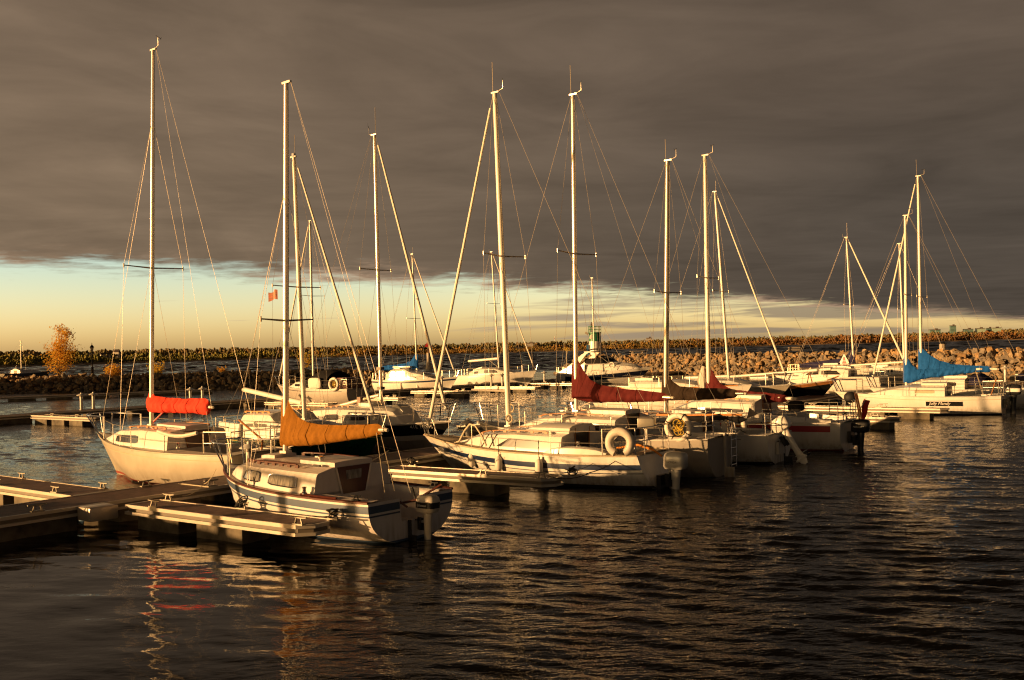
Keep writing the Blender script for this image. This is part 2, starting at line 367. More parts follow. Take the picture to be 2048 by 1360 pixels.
# ------------------------------------------------------------------ water
def water():
    d = [3.0]
    while d[-1] < 150: d.append(d[-1] + max(0.03, d[-1] * 0.0032))
    d = np.array(d)
    a = np.radians(np.concatenate([np.linspace(-62, -36, 24), np.linspace(-35.5, 35.5, 760), np.linspace(36, 62, 24)]))
    D, A = np.meshgrid(d, a, indexing='ij')
    Xw = D * np.tan(A); Yw = D.copy()
    Zw = np.zeros_like(Xw)
    rs = np.random.RandomState(3)
    step = np.maximum(0.03, D * 0.0032)
    comps = []
    for _ in range(44): comps.append((np.exp(rs.uniform(np.log(.26), np.log(.85))), 200 + rs.normal(0, 12), .029))
    for _ in range(34): comps.append((np.exp(rs.uniform(np.log(.13), np.log(.32))), 195 + rs.normal(0, 38), .019))
    for _ in range(10): comps.append((np.exp(rs.uniform(np.log(.9), np.log(2.2))), 205 + rs.normal(0, 22), .011))
    # calm water in the lee of the near docks, livelier to the right and in the basin
    calm = 1 / (1 + np.exp(-(Xw + 1.5 + 0.25 * (Yw - 10)) / 1.6))
    calm = np.maximum(calm, 1 / (1 + np.exp(-(Yw - 24) / 2.0)))
    lively = 0.14 + 0.86 * calm
    patch = 0.72 + 0.34 * np.sin(Xw * 0.33 + 0.2 * Yw) * np.sin(Yw * 0.27 - 0.15 * Xw + 1.0)
    for l, tdeg, slope in comps:
        th = np.radians(tdeg)
        kx, ky = np.sin(th) * 2 * np.pi / l, np.cos(th) * 2 * np.pi / l
        amp = slope * l / (2 * np.pi)
        fade = np.clip((l / step - 2.5) / 3.0, 0, 1)
        ph = rs.uniform(0, 6.28)
        wob = 0.5 * np.sin(0.31 * Xw + ph) + 0.4 * np.sin(0.23 * Yw + 2 * ph)
        Zw += amp * fade * np.sin(kx * Xw + ky * Yw + ph + wob)
    Zw *= lively * patch
    for l in np.exp(rs.uniform(np.log(0.7), np.log(2.2), 10)):      # lazy swell that bends reflections near the dock
        th = np.radians(rs.uniform(0, 360))
        Zw += 0.0014 * l * np.clip((l / step - 2.5) / 3.0, 0, 1) * np.sin(np.sin(th) * 2 * np.pi / l * Xw + np.cos(th) * 2 * np.pi / l * Yw + rs.uniform(0, 6.28))
    nr, nc = D.shape
    co = np.stack([Xw, Yw, Zw], -1).reshape(-1, 3).astype(np.float32)
    # the open lake beyond: steep wind chop, so that its near faces mirror the dark cloud
    fd = [149.5]
    while fd[-1] < 1500: fd.append(fd[-1] * 1.0026)
    while fd[-1] < 3800: fd.append(fd[-1] * 1.05)
    fd = np.array(fd); fa = np.radians(np.concatenate([np.linspace(-62, -33, 12), np.linspace(-32, 32, 330), np.linspace(33, 62, 12)]))
    FD, FA = np.meshgrid(fd, fa, indexing='ij'); FX = FD * np.tan(FA); lg = np.log(FD)
    FZ = np.zeros_like(FX)
    for q in range(7):
        kk = 2 * np.pi / (0.0155 * rs.uniform(.72, 1.5)); ax = rs.normal(0, 30); ph = rs.uniform(0, 6.28)
        FZ += np.sin(kk * lg + ax * FA + ph + 1.2 * np.sin(60 * FA + 3 * lg + ph) + .8 * np.sin(170 * FA - 9 * lg + 2 * ph))
    FZ = FZ / 7 ** .5 * 0.0155 * FD * 0.055 * np.clip((FD - 149.5) / 25, 0, 1) * np.clip((1500 - FD) / 100, 0, 1)
    fco = np.stack([FX, FD, FZ], -1).reshape(-1, 3).astype(np.float32)
    i = (np.arange(nr - 1)[:, None] * nc + np.arange(nc - 1)[None, :]).ravel()
    q = np.stack([i, i + 1, i + nc + 1, i + nc], -1).astype(np.int32)
    fr_, fc_ = FD.shape; i2 = (np.arange(fr_ - 1)[:, None] * fc_ + np.arange(fc_ - 1)[None, :]).ravel() + len(co)
    q = np.concatenate([q, np.stack([i2, i2 + 1, i2 + fc_ + 1, i2 + fc_], -1).astype(np.int32)]); co = np.concatenate([co, fco])
    me = bpy.data.meshes.new('water')
    me.vertices.add(len(co)); me.vertices.foreach_set('co', co.ravel())
    me.loops.add(q.size); me.loops.foreach_set('vertex_index', q.ravel())
    me.polygons.add(len(q)); me.polygons.foreach_set('loop_start', np.arange(0, q.size, 4, dtype=np.int32))
    me.update(); me.validate()
    me.polygons.foreach_set('use_smooth', [True] * len(me.polygons))
    m = bpy.data.materials.new('lake_water'); m.use_nodes = True
    t = m.node_tree; b = t.nodes['Principled BSDF']
    b.inputs['Base Color'].default_value = (0.003, 0.0025, 0.0018, 1)
    b.inputs['Roughness'].default_value = 0.03; b.inputs['IOR'].default_value = 1.333; b.inputs['Specular IOR Level'].default_value = 0.26
    tcn = t.nodes.new('ShaderNodeTexCoord')
    def n3(scale, st, det):
        mp = t.nodes.new('ShaderNodeMapping'); mp.inputs['Scale'].default_value = st
        mp.inputs['Rotation'].default_value = (0, 0, R(8))
        t.links.new(tcn.outputs['Object'], mp.inputs[0])
        n = t.nodes.new('ShaderNodeTexNoise'); n.inputs['Scale'].default_value = scale; n.inputs['Detail'].default_value = det
        t.links.new(mp.outputs[0], n.inputs[0]); return n.outputs['Fac']
    fine = n3(8.0, (0.6, 1.35, 1), 3)
    big = n3(0.6, (0.6, 1.5, 1), 4)
    # livelier far out on the lake
    ln_ = t.nodes.new('ShaderNodeVectorMath'); ln_.operation = 'LENGTH'; t.links.new(tcn.outputs['Object'], ln_.inputs[0])
    mr = t.nodes.new('ShaderNodeMapRange'); mr.inputs[1].default_value = 70; mr.inputs[2].default_value = 330
    mr.inputs[3].default_value = 0.0; mr.inputs[4].default_value = 0.35
    t.links.new(ln_.outputs['Value'], mr.inputs[0])
    b1 = t.nodes.new('ShaderNodeBump'); b1.inputs['Distance'].default_value = 0.3
    t.links.new(mr.outputs[0], b1.inputs['Strength']); t.links.new(big, b1.inputs['Height'])
    # the fine ripple dies out in the calm foreground left
    sx = t.nodes.new('ShaderNodeSeparateXYZ'); t.links.new(tcn.outputs['Object'], sx.inputs[0])
    m1 = t.nodes.new('ShaderNodeMapRange'); m1.inputs[1].default_value = -3.5; m1.inputs[2].default_value = 2.5
    m1.inputs[3].default_value = 0.10; m1.inputs[4].default_value = 0.85
    t.links.new(sx.outputs[0], m1.inputs[0])
    m2 = t.nodes.new('ShaderNodeMapRange'); m2.inputs[1].default_value = 20; m2.inputs[2].default_value = 27
    m2.inputs[3].default_value = 0.0; m2.inputs[4].default_value = 0.85
    t.links.new(sx.outputs[1], m2.inputs[0])
    mx = t.nodes.new('ShaderNodeMath'); mx.operation = 'MAXIMUM'
    t.links.new(m1.outputs[0], mx.inputs[0]); t.links.new(m2.outputs[0], mx.inputs[1])
    b2 = t.nodes.new('ShaderNodeBump'); b2.inputs['Distance'].default_value = 0.028
    t.links.new(mx.outputs[0], b2.inputs['Strength']); t.links.new(fine, b2.inputs['Height'])
    t.links.new(b1.outputs[0], b2.inputs['Normal']); t.links.new(b2.outputs[0], b.inputs['Normal'])
    me.materials.append(m)
    o = bpy.data.objects.new('water', me); col.objects.link(o)
    tag(o, 'dark rippled marina water', None, None, 'structure')
water()
# ------------------------------------------------------------------ far shore
def fbm(x, y, s, o=4):
    return noise.fractal(Vector((x * s, y * s, 0.7)), 0.8, 2.1, o)
def color_attr_mat(name, rough=0.9):
    m = bpy.data.materials.new(name); m.use_nodes = True
    t = m.node_tree; b = t.nodes['Principled BSDF']; b.inputs['Roughness'].default_value = rough
    b.inputs['Specular IOR Level'].default_value = 0.15
    a = t.nodes.new('ShaderNodeVertexColor'); a.layer_name = 'col'
    t.links.new(a.outputs[0], b.inputs['Base Color'])
    return m
FOL = color_attr_mat('foliage_mixed')
def translucent(mat, f):
    t = mat.node_tree; tr = t.nodes.new('ShaderNodeBsdfTranslucent'); mx = t.nodes.new('ShaderNodeMixShader'); mx.inputs[0].default_value = f
    va = [n for n in t.nodes if n.type == 'VERTEX_COLOR'][0]
    t.links.new(va.outputs[0], tr.inputs[0]); t.links.new(t.nodes['Principled BSDF'].outputs[0], mx.inputs[1]); t.links.new(tr.outputs[0], mx.inputs[2]); t.links.new(mx.outputs[0], t.nodes['Material Output'].inputs[0])
translucent(FOL, .12)
def shore_dist(px):       # metres to the water's edge of the far shore along an image column
    return float(np.interp(px, [-600, 0, 150, 440, 900, 1140, 1320, 1560, 1800, 2048, 2700], [800, 820, 900, 1050, 1250, 1300, 1350, 1450, 1500, 1600, 1800]))
def az_dir(px):
    d = ray(px, 700); d.z = 0; d.normalize(); return d
def shore():
    # low land rising gently behind the beach; hills farther back
    cols = list(range(-600, 2720, 20))
    dist = [0, 12, 40, 90, 200, 420, 700, 1100, 1700]
    vs = []; fs = []
    for px in cols:
        d = az_dir(px); s0 = shore_dist(px)
        hill = np.interp(px, [-600, 0, 160, 350, 480, 600, 720, 900, 1100, 1400, 1700, 1900, 2048, 2700], [8, 8, 8, 6, 10, 15, 14, 7, 3, 3, 9, 13, 20, 22])
        for k, e in enumerate(dist):
            p = d * (s0 + e)
            z = [-0.6, 0.9, 2.0, 3.0, 5, 10, 0.55 * hill, hill, hill * 0.9][k]
            if k > 3: z += 3.0 * fbm(p.x, p.y, 0.004)
            vs.append((p.x, p.y, z))
    n = len(dist)
    for i in range(len(cols) - 1):
        for j in range(n - 1):
            a = i * n + j; fs.append((a, a + n, a + n + 1, a + 1))
    mb = MB(); mb.add(vs, fs)
    o = mb.build('far_shore', mk('shore_ground', (0.20, 0.14, 0.08), 0.95, var=0.3, nscale=0.02, c2=(0.10, 0.075, 0.04)))
    tag(o, 'low sandy far shore and hills', None, None, 'structure')
shore()
def beach():
    vs = []; fs = []; cols = list(range(-600, 2720, 10))
    for px in cols:
        d = az_dir(px); s0 = shore_dist(px)
        w_ = 1.0 + .8 * fbm(px, 9, .01)
        for e, z in ((-3, -.4), (3, .15), (7, 1.1 * w_ + .3), (18, 1.5 * w_ + .4)): p = d * (s0 + e); vs.append((p.x, p.y, z))
    for i in range(len(cols) - 1):
        for j in range(3): a = i * 4 + j; fs.append((a, a + 4, a + 5, a + 1))
    m = MB(); m.add(vs, fs); o = m.build('beach', mk('beach_sand', (.50, .33, .17), .95, var=.3, nscale=.02, c2=(.30, .19, .09)))
    tag(o, 'thin sandy beach along the far shore', None, None, 'structure')
beach()
def ico(sub):
    import bmesh
    bm = bmesh.new(); bmesh.ops.create_icosphere(bm, subdivisions=sub, radius=1)
    v = [x.co.copy() for x in bm.verts]; f = [tuple(x.index for x in q.verts) for q in bm.faces]; bm.free(); return v, f
IV1, IF1 = ico(1); IV2, IF2 = ico(2)
def forest(name, label, items):
    """items: (x, y, z, height, width, colour). One mass of crowns, each a lumpy broken shape."""
    vs = []; fs = []; cs = []
    r = random.Random(11)
    for (x, y, z, h, wd, c) in items:
        k = r.randint(7, 10)
        for q in range(k):
            ox, oy, oz = (r.gauss(0, 0.28) * wd, r.gauss(0, 0.28) * wd, h * (0.3 + 0.6 * (q + r.random()) / k))
            s = wd * r.uniform(0.12, 0.25) * (1.15 - 0.5 * (oz / h))
            o = len(vs); j = r.uniform(0.92, 1.08)
            cc = (c[0] * j, c[1] * j, c[2] * j, 1)
            for p in IV1:
                g = 1 + r.uniform(-0.35, 0.35)
                vs.append((x + ox + p.x * s * g, y + oy + p.y * s * g, z + oz + p.z * s * 1.15 * g)); cs.extend(cc)
            fs.extend([(a + o, b + o, e + o) for a, b, e in IF1])
    me = bpy.data.meshes.new(name); me.from_pydata(vs, [], fs); me.update()
    a = me.color_attributes.new('col', 'FLOAT_COLOR', 'POINT'); a.data.foreach_set('color', cs)
    me.polygons.foreach_set('use_smooth', [True] * len(me.polygons))
    me.materials.append(FOL)
    o = bpy.data.objects.new(name, me); col.objects.link(o)
    tag(o, label, None, None, 'stuff'); return o
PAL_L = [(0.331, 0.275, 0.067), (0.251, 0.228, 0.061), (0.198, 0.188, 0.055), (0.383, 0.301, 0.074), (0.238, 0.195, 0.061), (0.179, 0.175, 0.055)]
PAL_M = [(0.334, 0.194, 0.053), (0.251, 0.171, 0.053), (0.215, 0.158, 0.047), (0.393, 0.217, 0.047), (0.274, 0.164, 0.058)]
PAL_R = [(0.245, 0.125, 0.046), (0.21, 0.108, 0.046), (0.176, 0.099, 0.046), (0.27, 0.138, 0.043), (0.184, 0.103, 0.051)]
def make_forests():
    r = random.Random(5)
    items = []
    for row, (off, dens, hh) in enumerate([(26, 4.5, 4.6), (48, 4.2, 6.2), (88, 4.2, 7.6), (150, 4.2, 8.2)]):
        px = -300.0
        while px < 2360:
            s0 = shore_dist(px) + off + r.uniform(-10, 14)
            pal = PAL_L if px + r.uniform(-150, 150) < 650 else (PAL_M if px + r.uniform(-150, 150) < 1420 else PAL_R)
            d = az_dir(px); p = d * s0
            h = hh * r.uniform(0.65, 1.15) * (0.92 if px < 1300 else 1.2) * (1 + 0.55 * fbm(px, row * 40, 0.012) + 0.3 * fbm(px, row * 17, 0.05))
            if not (row == 0 and (fbm(px, 3, 0.02) > 0.25) and px < 900):
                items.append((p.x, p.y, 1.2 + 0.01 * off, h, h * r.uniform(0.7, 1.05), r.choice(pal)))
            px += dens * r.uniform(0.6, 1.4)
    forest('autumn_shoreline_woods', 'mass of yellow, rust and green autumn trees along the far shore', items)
    items = []
    for row, off in enumerate([300, 420, 560, 700, 850, 1000, 1100]):
        px = -300.0
        while px < 2360:
            s0 = shore_dist(px) + off + r.uniform(-40, 40)
            hill = np.interp(px, [-600, 0, 160, 350, 480, 600, 720, 900, 1100, 1400, 1700, 1900, 2048, 2700], [8, 8, 8, 6, 10, 15, 14, 7, 3, 3, 9, 13, 20, 22])
            z = np.interp(off, [200, 420, 700, 1100], [5, 10, 0.55 * hill, hill])
            d = az_dir(px); p = d * s0
            h = 8.5 * r.uniform(0.7, 1.1)
            c = r.choice([(0.20, 0.17, 0.075), (0.24, 0.18, 0.08), (0.18, 0.16, 0.075), (0.26, 0.18, 0.08)])
            items.append((p.x, p.y, z, h, h * 1.2, c))
            px += 5.5 * r.uniform(0.6, 1.4)
    forest('hillside_woods', 'dark green woods on the low hills behind the far shore', items)
make_forests()

# distant buildings ------------------------------------------------------------
MT['teal'] = mk('teal_glass_facade', (0.14, 0.24, 0.22), 0.25, var=0.15, nscale=0.2)
MT['tealight'] = mk('pale_green_facade', (0.36, 0.46, 0.38), 0.35, var=0.08, nscale=0.2)
MT['concrete'] = mk('concrete_pale', (0.42, 0.38, 0.32), 0.8, var=0.1)
MT['wallw'] = mk('house_wall_white', (0.72, 0.66, 0.54), 0.7, var=0.08)
MT['roofd'] = mk('roof_dark', (0.07, 0.05, 0.045), 0.8, var=0.2)
def tower(px, py0, py1, wpx, dist, mat, label, storeys, dark=None, side=None):
    b = PD(px, py0, dist); t = PD(px, py1, dist); W = wpx * dist / FPX; H = t.z - b.z
    rt = empty('office_building', (b.x, b.y, b.z), None, label, 'office building', 'glass office blocks on the far hill')
    rt.rotation_euler = (0, 0, R(-12))
    MB().box((0, W * .35, H / 2), (W, W * .7, H)).build('facade', mat, rt, smooth=False)
    mb = MB()
    for k in range(storeys): mb.box((0, -0.06, H * (k + 0.55) / storeys), (W * .94, 0.1, H / storeys * .42))
    mb.build('window_band', MT['glass'] if dark is None else dark, rt, smooth=False)
    MB().box((0, W * .35, H + 0.6), (W * 1.02, W * .72, 1.2)).box((W * .15, W * .35, H + 2.0), (W * .3, W * .3, 2.0)).build('roof', MT['roofd'], rt, smooth=False)
DK = mk('office_glazing', (0.06, 0.11, 0.105), 0.2, var=0.2)
LT = mk('office_glazing_pale', (0.26, 0.36, 0.30), 0.2, var=0.1)
tower(1871, 676, 660, 20, 1780, MT['teal'], 'low teal office block, leftmost of the row on the far hill', 5, DK)
tower(1907, 676, 652, 11, 1780, MT['teal'], 'slim tall dark tower rising above the other far hill offices', 9, DK)
tower(1938, 674, 659, 17, 1780, MT['teal'], 'square teal block directly right of the slim tower', 5, DK)
tower(1962, 672, 657.5, 16, 1780, MT['tealight'], 'pale green block second from the right on the far hill', 5, LT)
tower(1994, 671, 656.5, 17, 1780, MT['tealight'], 'pale green block at the right end of the far hill row', 5, LT)
tower(1980, 671, 657, 11, 1800, MT['teal'], 'dark block joined to the left side of the last pale green block', 5, DK)
tower(1060, 693, 687, 14, 1560, MT['concrete'], 'small pale block above the trees left of the lighthouse', 3)
tower(1298, 684, 677, 11, 1600, MT['concrete'], 'small dark block above the trees right of the lighthouse', 3)
b = PD(1110, 692, 2100); t = PD(1110, 672, 2100)
rt = empty('radio_mast', (b.x, b.y, b.z), None, 'thin red and white radio mast on the skyline left of the lighthouse', 'radio mast')
for k in range(6):
    z0 = (t.z - b.z) * k / 6; z1 = (t.z - b.z) * (k + 1) / 6
    MB().tube([(0, 0, z0), (0, 0, z1)], 0.55, 5).build('mast_section', MT['red'] if k % 2 == 0 else MT['letterwhite'], rt)
def house(px, py, dist, wm, hm, label, rot):
    g = PD(px, py, dist)
    rt = empty('house', (g.x, g.y, g.z), None, label, 'house', 'little houses along the far shore'); rt.rotation_euler = (0, 0, R(rot))
    MB().box((0, 0, hm / 2), (wm, wm * .7, hm)).build('wall', MT['wallw'], rt, smooth=False)
    MB().add([(-wm * .55, -wm * .4, hm), (wm * .55, -wm * .4, hm), (wm * .55, wm * .4, hm), (-wm * .55, wm * .4, hm), (-wm * .55, 0, hm * 1.5), (wm * .55, 0, hm * 1.5)],
             [(0, 1, 5, 4), (2, 3, 4, 5), (0, 4, 3), (1, 2, 5), (0, 3, 2, 1)]).build('roof', MT['roofd'], rt, smooth=False)
    for k in (-.2, .2): MB().box((wm * k, -wm * .35 - .03, hm * .5), (wm * .16, .1, hm * .3)).build('window', MT['glass'], rt, smooth=False)
for (px, py, di, wm, hm, lab, rot) in [(44, 722, 905, 12, 4.5, 'wide white house on the far shore beside the lone thin mast at left', 20), (58, 721, 915, 7, 4, 'small white house just right of the wide white house', -10),
        (211, 717, 1000, 9, 4, 'low white house among trees between the lamp post and the red-covered sloop', 30), (233, 716, 1010, 6, 6, 'tall narrow cream house among trees right of the lamp post', 0),
        (182, 719, 990, 6, 4, 'pinkish house on the shore directly behind the lamp post', 10), (546, 718, 1120, 12, 4, 'pale house low on the beach behind the flag', 15), (346, 722, 1040, 7, 3, 'tiny pale hut on the shore right of the tallest left mast', 5)]:
    house(px, py, di, wm, hm, lab, rot)

# ------------------------------------------------------------------ breakwaters
def rock_mesh(seed, bev=True):
    import bmesh
    r = random.Random(seed); bm = bmesh.new()
    for _ in range(15):
        p = Vector((r.gauss(0, 1), r.gauss(0, 1), r.gauss(0, 1))).normalized() * r.uniform(.78, 1.12)
        bm.verts.new((p.x * 1.1, p.y * .95, p.z * .9))
    bmesh.ops.convex_hull(bm, input=bm.verts)
    for v in [v for v in bm.verts if not v.link_faces]: bm.verts.remove(v)
    if bev: bmesh.ops.bevel(bm, geom=bm.edges[:], offset=.05, segments=1, affect='EDGES')
    me = bpy.data.meshes.new('boulder'); bm.to_mesh(me); bm.free()
    return me
ROCKS = []
for k in range(15):
    me = rock_mesh(k * 13 + 1); me.materials.append((MT['rock'], MT['rock2'], MT['rock3'])[k % 3]); ROCKS.append(me)
PLAIN = [rock_mesh(k * 13 + 1, False) for k in range(15)]
def breakwater(name, A, B, zt, wt, slope, label):
    A = Vector(A); B = Vector(B); d = (B - A); Lw = d.length; d.normalize(); nrm = Vector((d.y, -d.x, 0))
    if nrm.y > 0: nrm = -nrm                       # points to the harbour side
    rows = []
    n = int(Lw / 3)
    for i in range(n + 1):
        c = A + d * (Lw * i / n); j = 0.25 * fbm(c.x, c.y, 0.2)
        rows.append([c + nrm * (wt / 2 + slope) + Vector((0, 0, -0.8)), c + nrm * wt / 2 + Vector((0, 0, zt - .35 + j)), c - nrm * wt / 2 + Vector((0, 0, zt - .35 + j)), c - nrm * (wt / 2 + slope) + Vector((0, 0, -0.8))])
    o = MB().loft(rows, True).build(name, MT['rubble'])
    tag(o, label, None, None, 'structure')
    return A, d, Lw, nrm
def scatter(A, d, Lw, nrm, zt, wt, slope, count, smin, smax, r, crest=0.25):
    out = []
    for _ in range(count):
        s = r.uniform(0, Lw); q = r.random()
        sc_ = smin + (smax - smin) * r.random() ** 2.0
        if q < crest: off = r.uniform(-wt / 2, wt / 2); z = zt - 0.25
        else:
            e = r.random(); off = wt / 2 + slope * e; z = zt * (1 - e) - 0.55 * e + 0.05
        p = A + d * s + nrm * (off + r.uniform(-.25, .25)) + Vector((0, 0, z + r.uniform(-.22, .2)))
        out.append((p, sc_))
    return out
def place_rocks(lst, n_ind, label, group, r):
    lst = sorted(lst, key=lambda t: -t[1] / max(1, t[0].length))
    for (p, s) in lst[:n_ind]:
        o = bpy.data.objects.new('boulder', r.choice(ROCKS)); col.objects.link(o)
        o.location = p; o.rotation_euler = (r.uniform(0, 6.3), r.uniform(0, 6.3), r.uniform(0, 6.3))
        o.scale = (s * r.uniform(0.8, 1.25), s * r.uniform(0.8, 1.2), s * r.uniform(0.65, 0.95))
        tag(o, label, 'boulder', group)
    mats = [MT['rock'], MT['rock2'], MT['rock3']]
    vs = [[], [], []]; fs = [[], [], []]
    for (p, s) in lst[n_ind:]:
        k = r.randrange(15); m = k % 3; o = len(vs[m])
        E = Matrix.Rotation(r.uniform(0, 6.3), 3, Vector((r.gauss(0, 1), r.gauss(0, 1), r.gauss(0, 1))).normalized())
        S = Vector((s * r.uniform(0.8, 1.25), s * r.uniform(0.8, 1.2), s * r.uniform(0.65, 0.95)))
        RF = [tuple(q.vertices) for q in PLAIN[k].polygons]
        for vv in PLAIN[k].vertices: vs[m].append(tuple(p + E @ Vector((vv.co.x * S.x, vv.co.y * S.y, vv.co.z * S.z))))
        fs[m].extend([tuple(i + o for i in f) for f in RF])
    V = []; F = []; MI = []
    for m in range(3):
        o = len(V); V += vs[m]; F += [tuple(i + o for i in f) for f in fs[m]]; MI += [m] * len(fs[m])
    me = bpy.data.meshes.new('riprap'); me.from_pydata(V, [], F); me.update()
    for q in mats: me.materials.append(q)
    me.polygons.foreach_set('material_index', MI)
    o = bpy.data.objects.new('riprap', me); col.objects.link(o)
    tag(o, 'smaller stones packed between the boulders of the breakwater', None, None, 'stuff')
rb = random.Random(21)
BR = breakwater('breakwater_mound', (11.5, 142, 0), (62, 60, 0), 2.3, 5.0, 4.4, 'rubble core of the sunlit right breakwater')
place_rocks(scatter(*BR, 2.3, 5.0, 4.4, 6500, 0.14, 0.50, rb), 190, 'tan angular boulder in the sunlit breakwater behind the sailboats on the right', 'boulders of the sunlit right breakwater', rb)
BL = breakwater('breakwater_mound', (-92, 124, 0), (-13.5, 108, 0), 1.75, 4.0, 3.6, 'rubble core of the shaded left breakwater')
place_rocks(scatter(*BL, 1.75, 4.0, 3.6, 3000, 0.15, 0.48, rb, 0.4), 110, 'dark shaded boulder in the breakwater below the orange tree on the left', 'boulders of the shaded left breakwater', rb)
# gravel walk on top of the right breakwater
A, d, Lw, nrm = BR
o = MB().loft([[A + d * s + nrm * 1.0 + Vector((0, 0, 2.2)), A + d * s - nrm * 1.4 + Vector((0, 0, 2.2)), A + d * s - nrm * 1.4 + Vector((0, 0, 2.0)), A + d * s + nrm * 1.0 + Vector((0, 0, 2.0))] for s in np.linspace(2, Lw - 1, 30)]).build('path', MT['path'])
tag(o, 'pale gravel walk along the breakwater crest', None, None, 'structure')

# lighthouse ---------------------------------------------------------------------
LD = 143.0
b = PD(1191, 722, LD); sc_ = LD / FPX
lh = empty('lighthouse', (b.x, b.y, 1.2), None, 'small round white harbour light with a green top band and railing', 'lighthouse')
zt = PD(1191, 664.5, LD).z - 1.2; zg = PD(1191, 682.5, LD).z - 1.2; rr = 12.0 * sc_
MB().lathe([(rr * 1.12, 0), (rr * 1.12, 0.25), (rr * 1.03, 0.3), (rr * .97, zg)], n=24).build('tower', MT['white'], lh, ang=50)
LG = mk('lighthouse_green', (0.02, 0.17, 0.075), 0.45, var=0.12)
MB().lathe([(rr * .99, zg), (rr * .98, zt - .25), (rr * 1.08, zt - .18), (rr * 1.08, zt)], n=24).build('green_band', LG, lh, ang=50)
mb = MB()
for h in (0.42, 0.85):
    mb.torus((0, 0, zt + h), rr * 1.04, 0.035, n=24, m=5)
for k in range(8): mb.tube([(rr * 1.04 * math.cos(k * .785), rr * 1.04 * math.sin(k * .785), zt - .05), (rr * 1.04 * math.cos(k * .785), rr * 1.04 * math.sin(k * .785), zt + .86)], 0.035, 5)
mb.build('railing', LG, lh)
MB().lathe([(0.13, zt), (0.13, zt + 1.0), (0.2, zt + 1.02), (0.2, zt + 1.12), (0.12, zt + 1.16), (0.12, zt + 1.42), (0.05, zt + 1.5)], c=(-.45, -.2, 0), n=10).build('lantern', MT['outblack'], lh)
MB().box((-rr - .35, -.4, zt - .12), (0.5, .25, .28), Matrix.Rotation(R(35), 3, 'Y')).build('horn', MT['concrete'], lh)
MB().lathe([(0.02, 0), (.28, 0.05), (.3, .3), (.2, .62), (0.02, .68)], c=(-.55, -rr * 0.86, (zg + zt) / 2 - .35), n=10, M=Matrix.Diagonal((1, .15, 1)).to_3x3()).build('crest_plate', MT['letterwhite'], lh)
MB().box((-rr - .22, -.3, zg - 1.3), (.32, .3, 1.6)).build('notice_board', mk('blue_panel', (0.04, 0.16, 0.33), 0.5), lh)
# beacon with a red triangle on the left breakwater's end
BD = 111.0
b = PD(857.5, 738, BD); k = BD / FPX
be = empty('daymark_beacon', (b.x, b.y, 1.4), None, 'thin post with a red triangle daymark on the end of the left breakwater', 'beacon')
z1 = PD(857, 684, BD).z - 1.4
MB().tube([(0, 0, 0), (0, 0, z1)], 0.06, 8).build('pole', MT['mahog'], be)
MB().lathe([(0.42, 0), (0.42, 0.1), (.2, 1.1), (.2, 2.0), (.1, 2.05)], n=10).build('base', MT['concrete'], be)
MB().add([(-.42, -.06, z1 - .55), (.42, -.06, z1 - .55), (0, -.06, z1 + .2), (-.42, .06, z1 - .55), (.42, .06, z1 - .55), (0, .06, z1 + .2)], [(0, 1, 2), (5, 4, 3), (0, 3, 4, 1), (1, 4, 5, 2), (2, 5, 3, 0)]).build('red_triangle', MT['red'], be, smooth=False)
# yellow channel marker pole
b = PD(1133, 735, 108); ym = empty('marker_pole', (b.x, b.y, 0), None, 'thin pole with a yellow bow-shaped top left of the motor cruiser', 'marker pole')
zt_ = PD(1133, 700, 108).z
MB().tube([(0, 0, 0), (0.05, 0, zt_)], 0.05, 6).build('pole', MT['concrete'], ym)
mb = MB()
for a in (-60, -25, 20, 60, 110, 160): mb.tube([(0, 0, zt_ - .05), (0.45 * math.sin(R(a)), 0, zt_ + .05 + .3 * math.cos(R(a)))], 0.05, 5)
mb.build('yellow_topmark', MT['yellow'], ym)

# lamp post -----------------------------------------------------------------------
b = PD(185, 752, 116)
lp = empty('street_lamp', (b.x, b.y, 1.4), None, 'black cast iron lamp post with a lantern top on the left breakwater', 'street lamp')
H = PD(185, 690, 116).z - 1.4
MB().lathe([(.26, 0), (.26, .25), (.17, .3), (.15, 1.25), (.17, 1.3), (.08, 1.36), (.055, H - .95), (.09, H - .9), (.05, H - .84)], n=12).build('post', MT['outblack'], lp)
MB().tube([(-.42, 0, H - 1.0), (.42, 0, H - 1.0)], .022, 6).build('ladder_bar', MT['outblack'], lp)
MB().lathe([(.1, H - .84), (.22, H - .3), (.22, H - .28)], n=8).build('lantern_glass', mk('lamp_glass', (0.55, 0.45, 0.28), 0.1, trans=0.5), lp, smooth=False)
MB().lathe([(.29, H - .29), (.25, H - .22), (.1, H - .02), (.035, H + .02), (.05, H + .1), (.01, H + .3)], n=8).build('lantern_roof', MT['outblack'], lp, smooth=False)

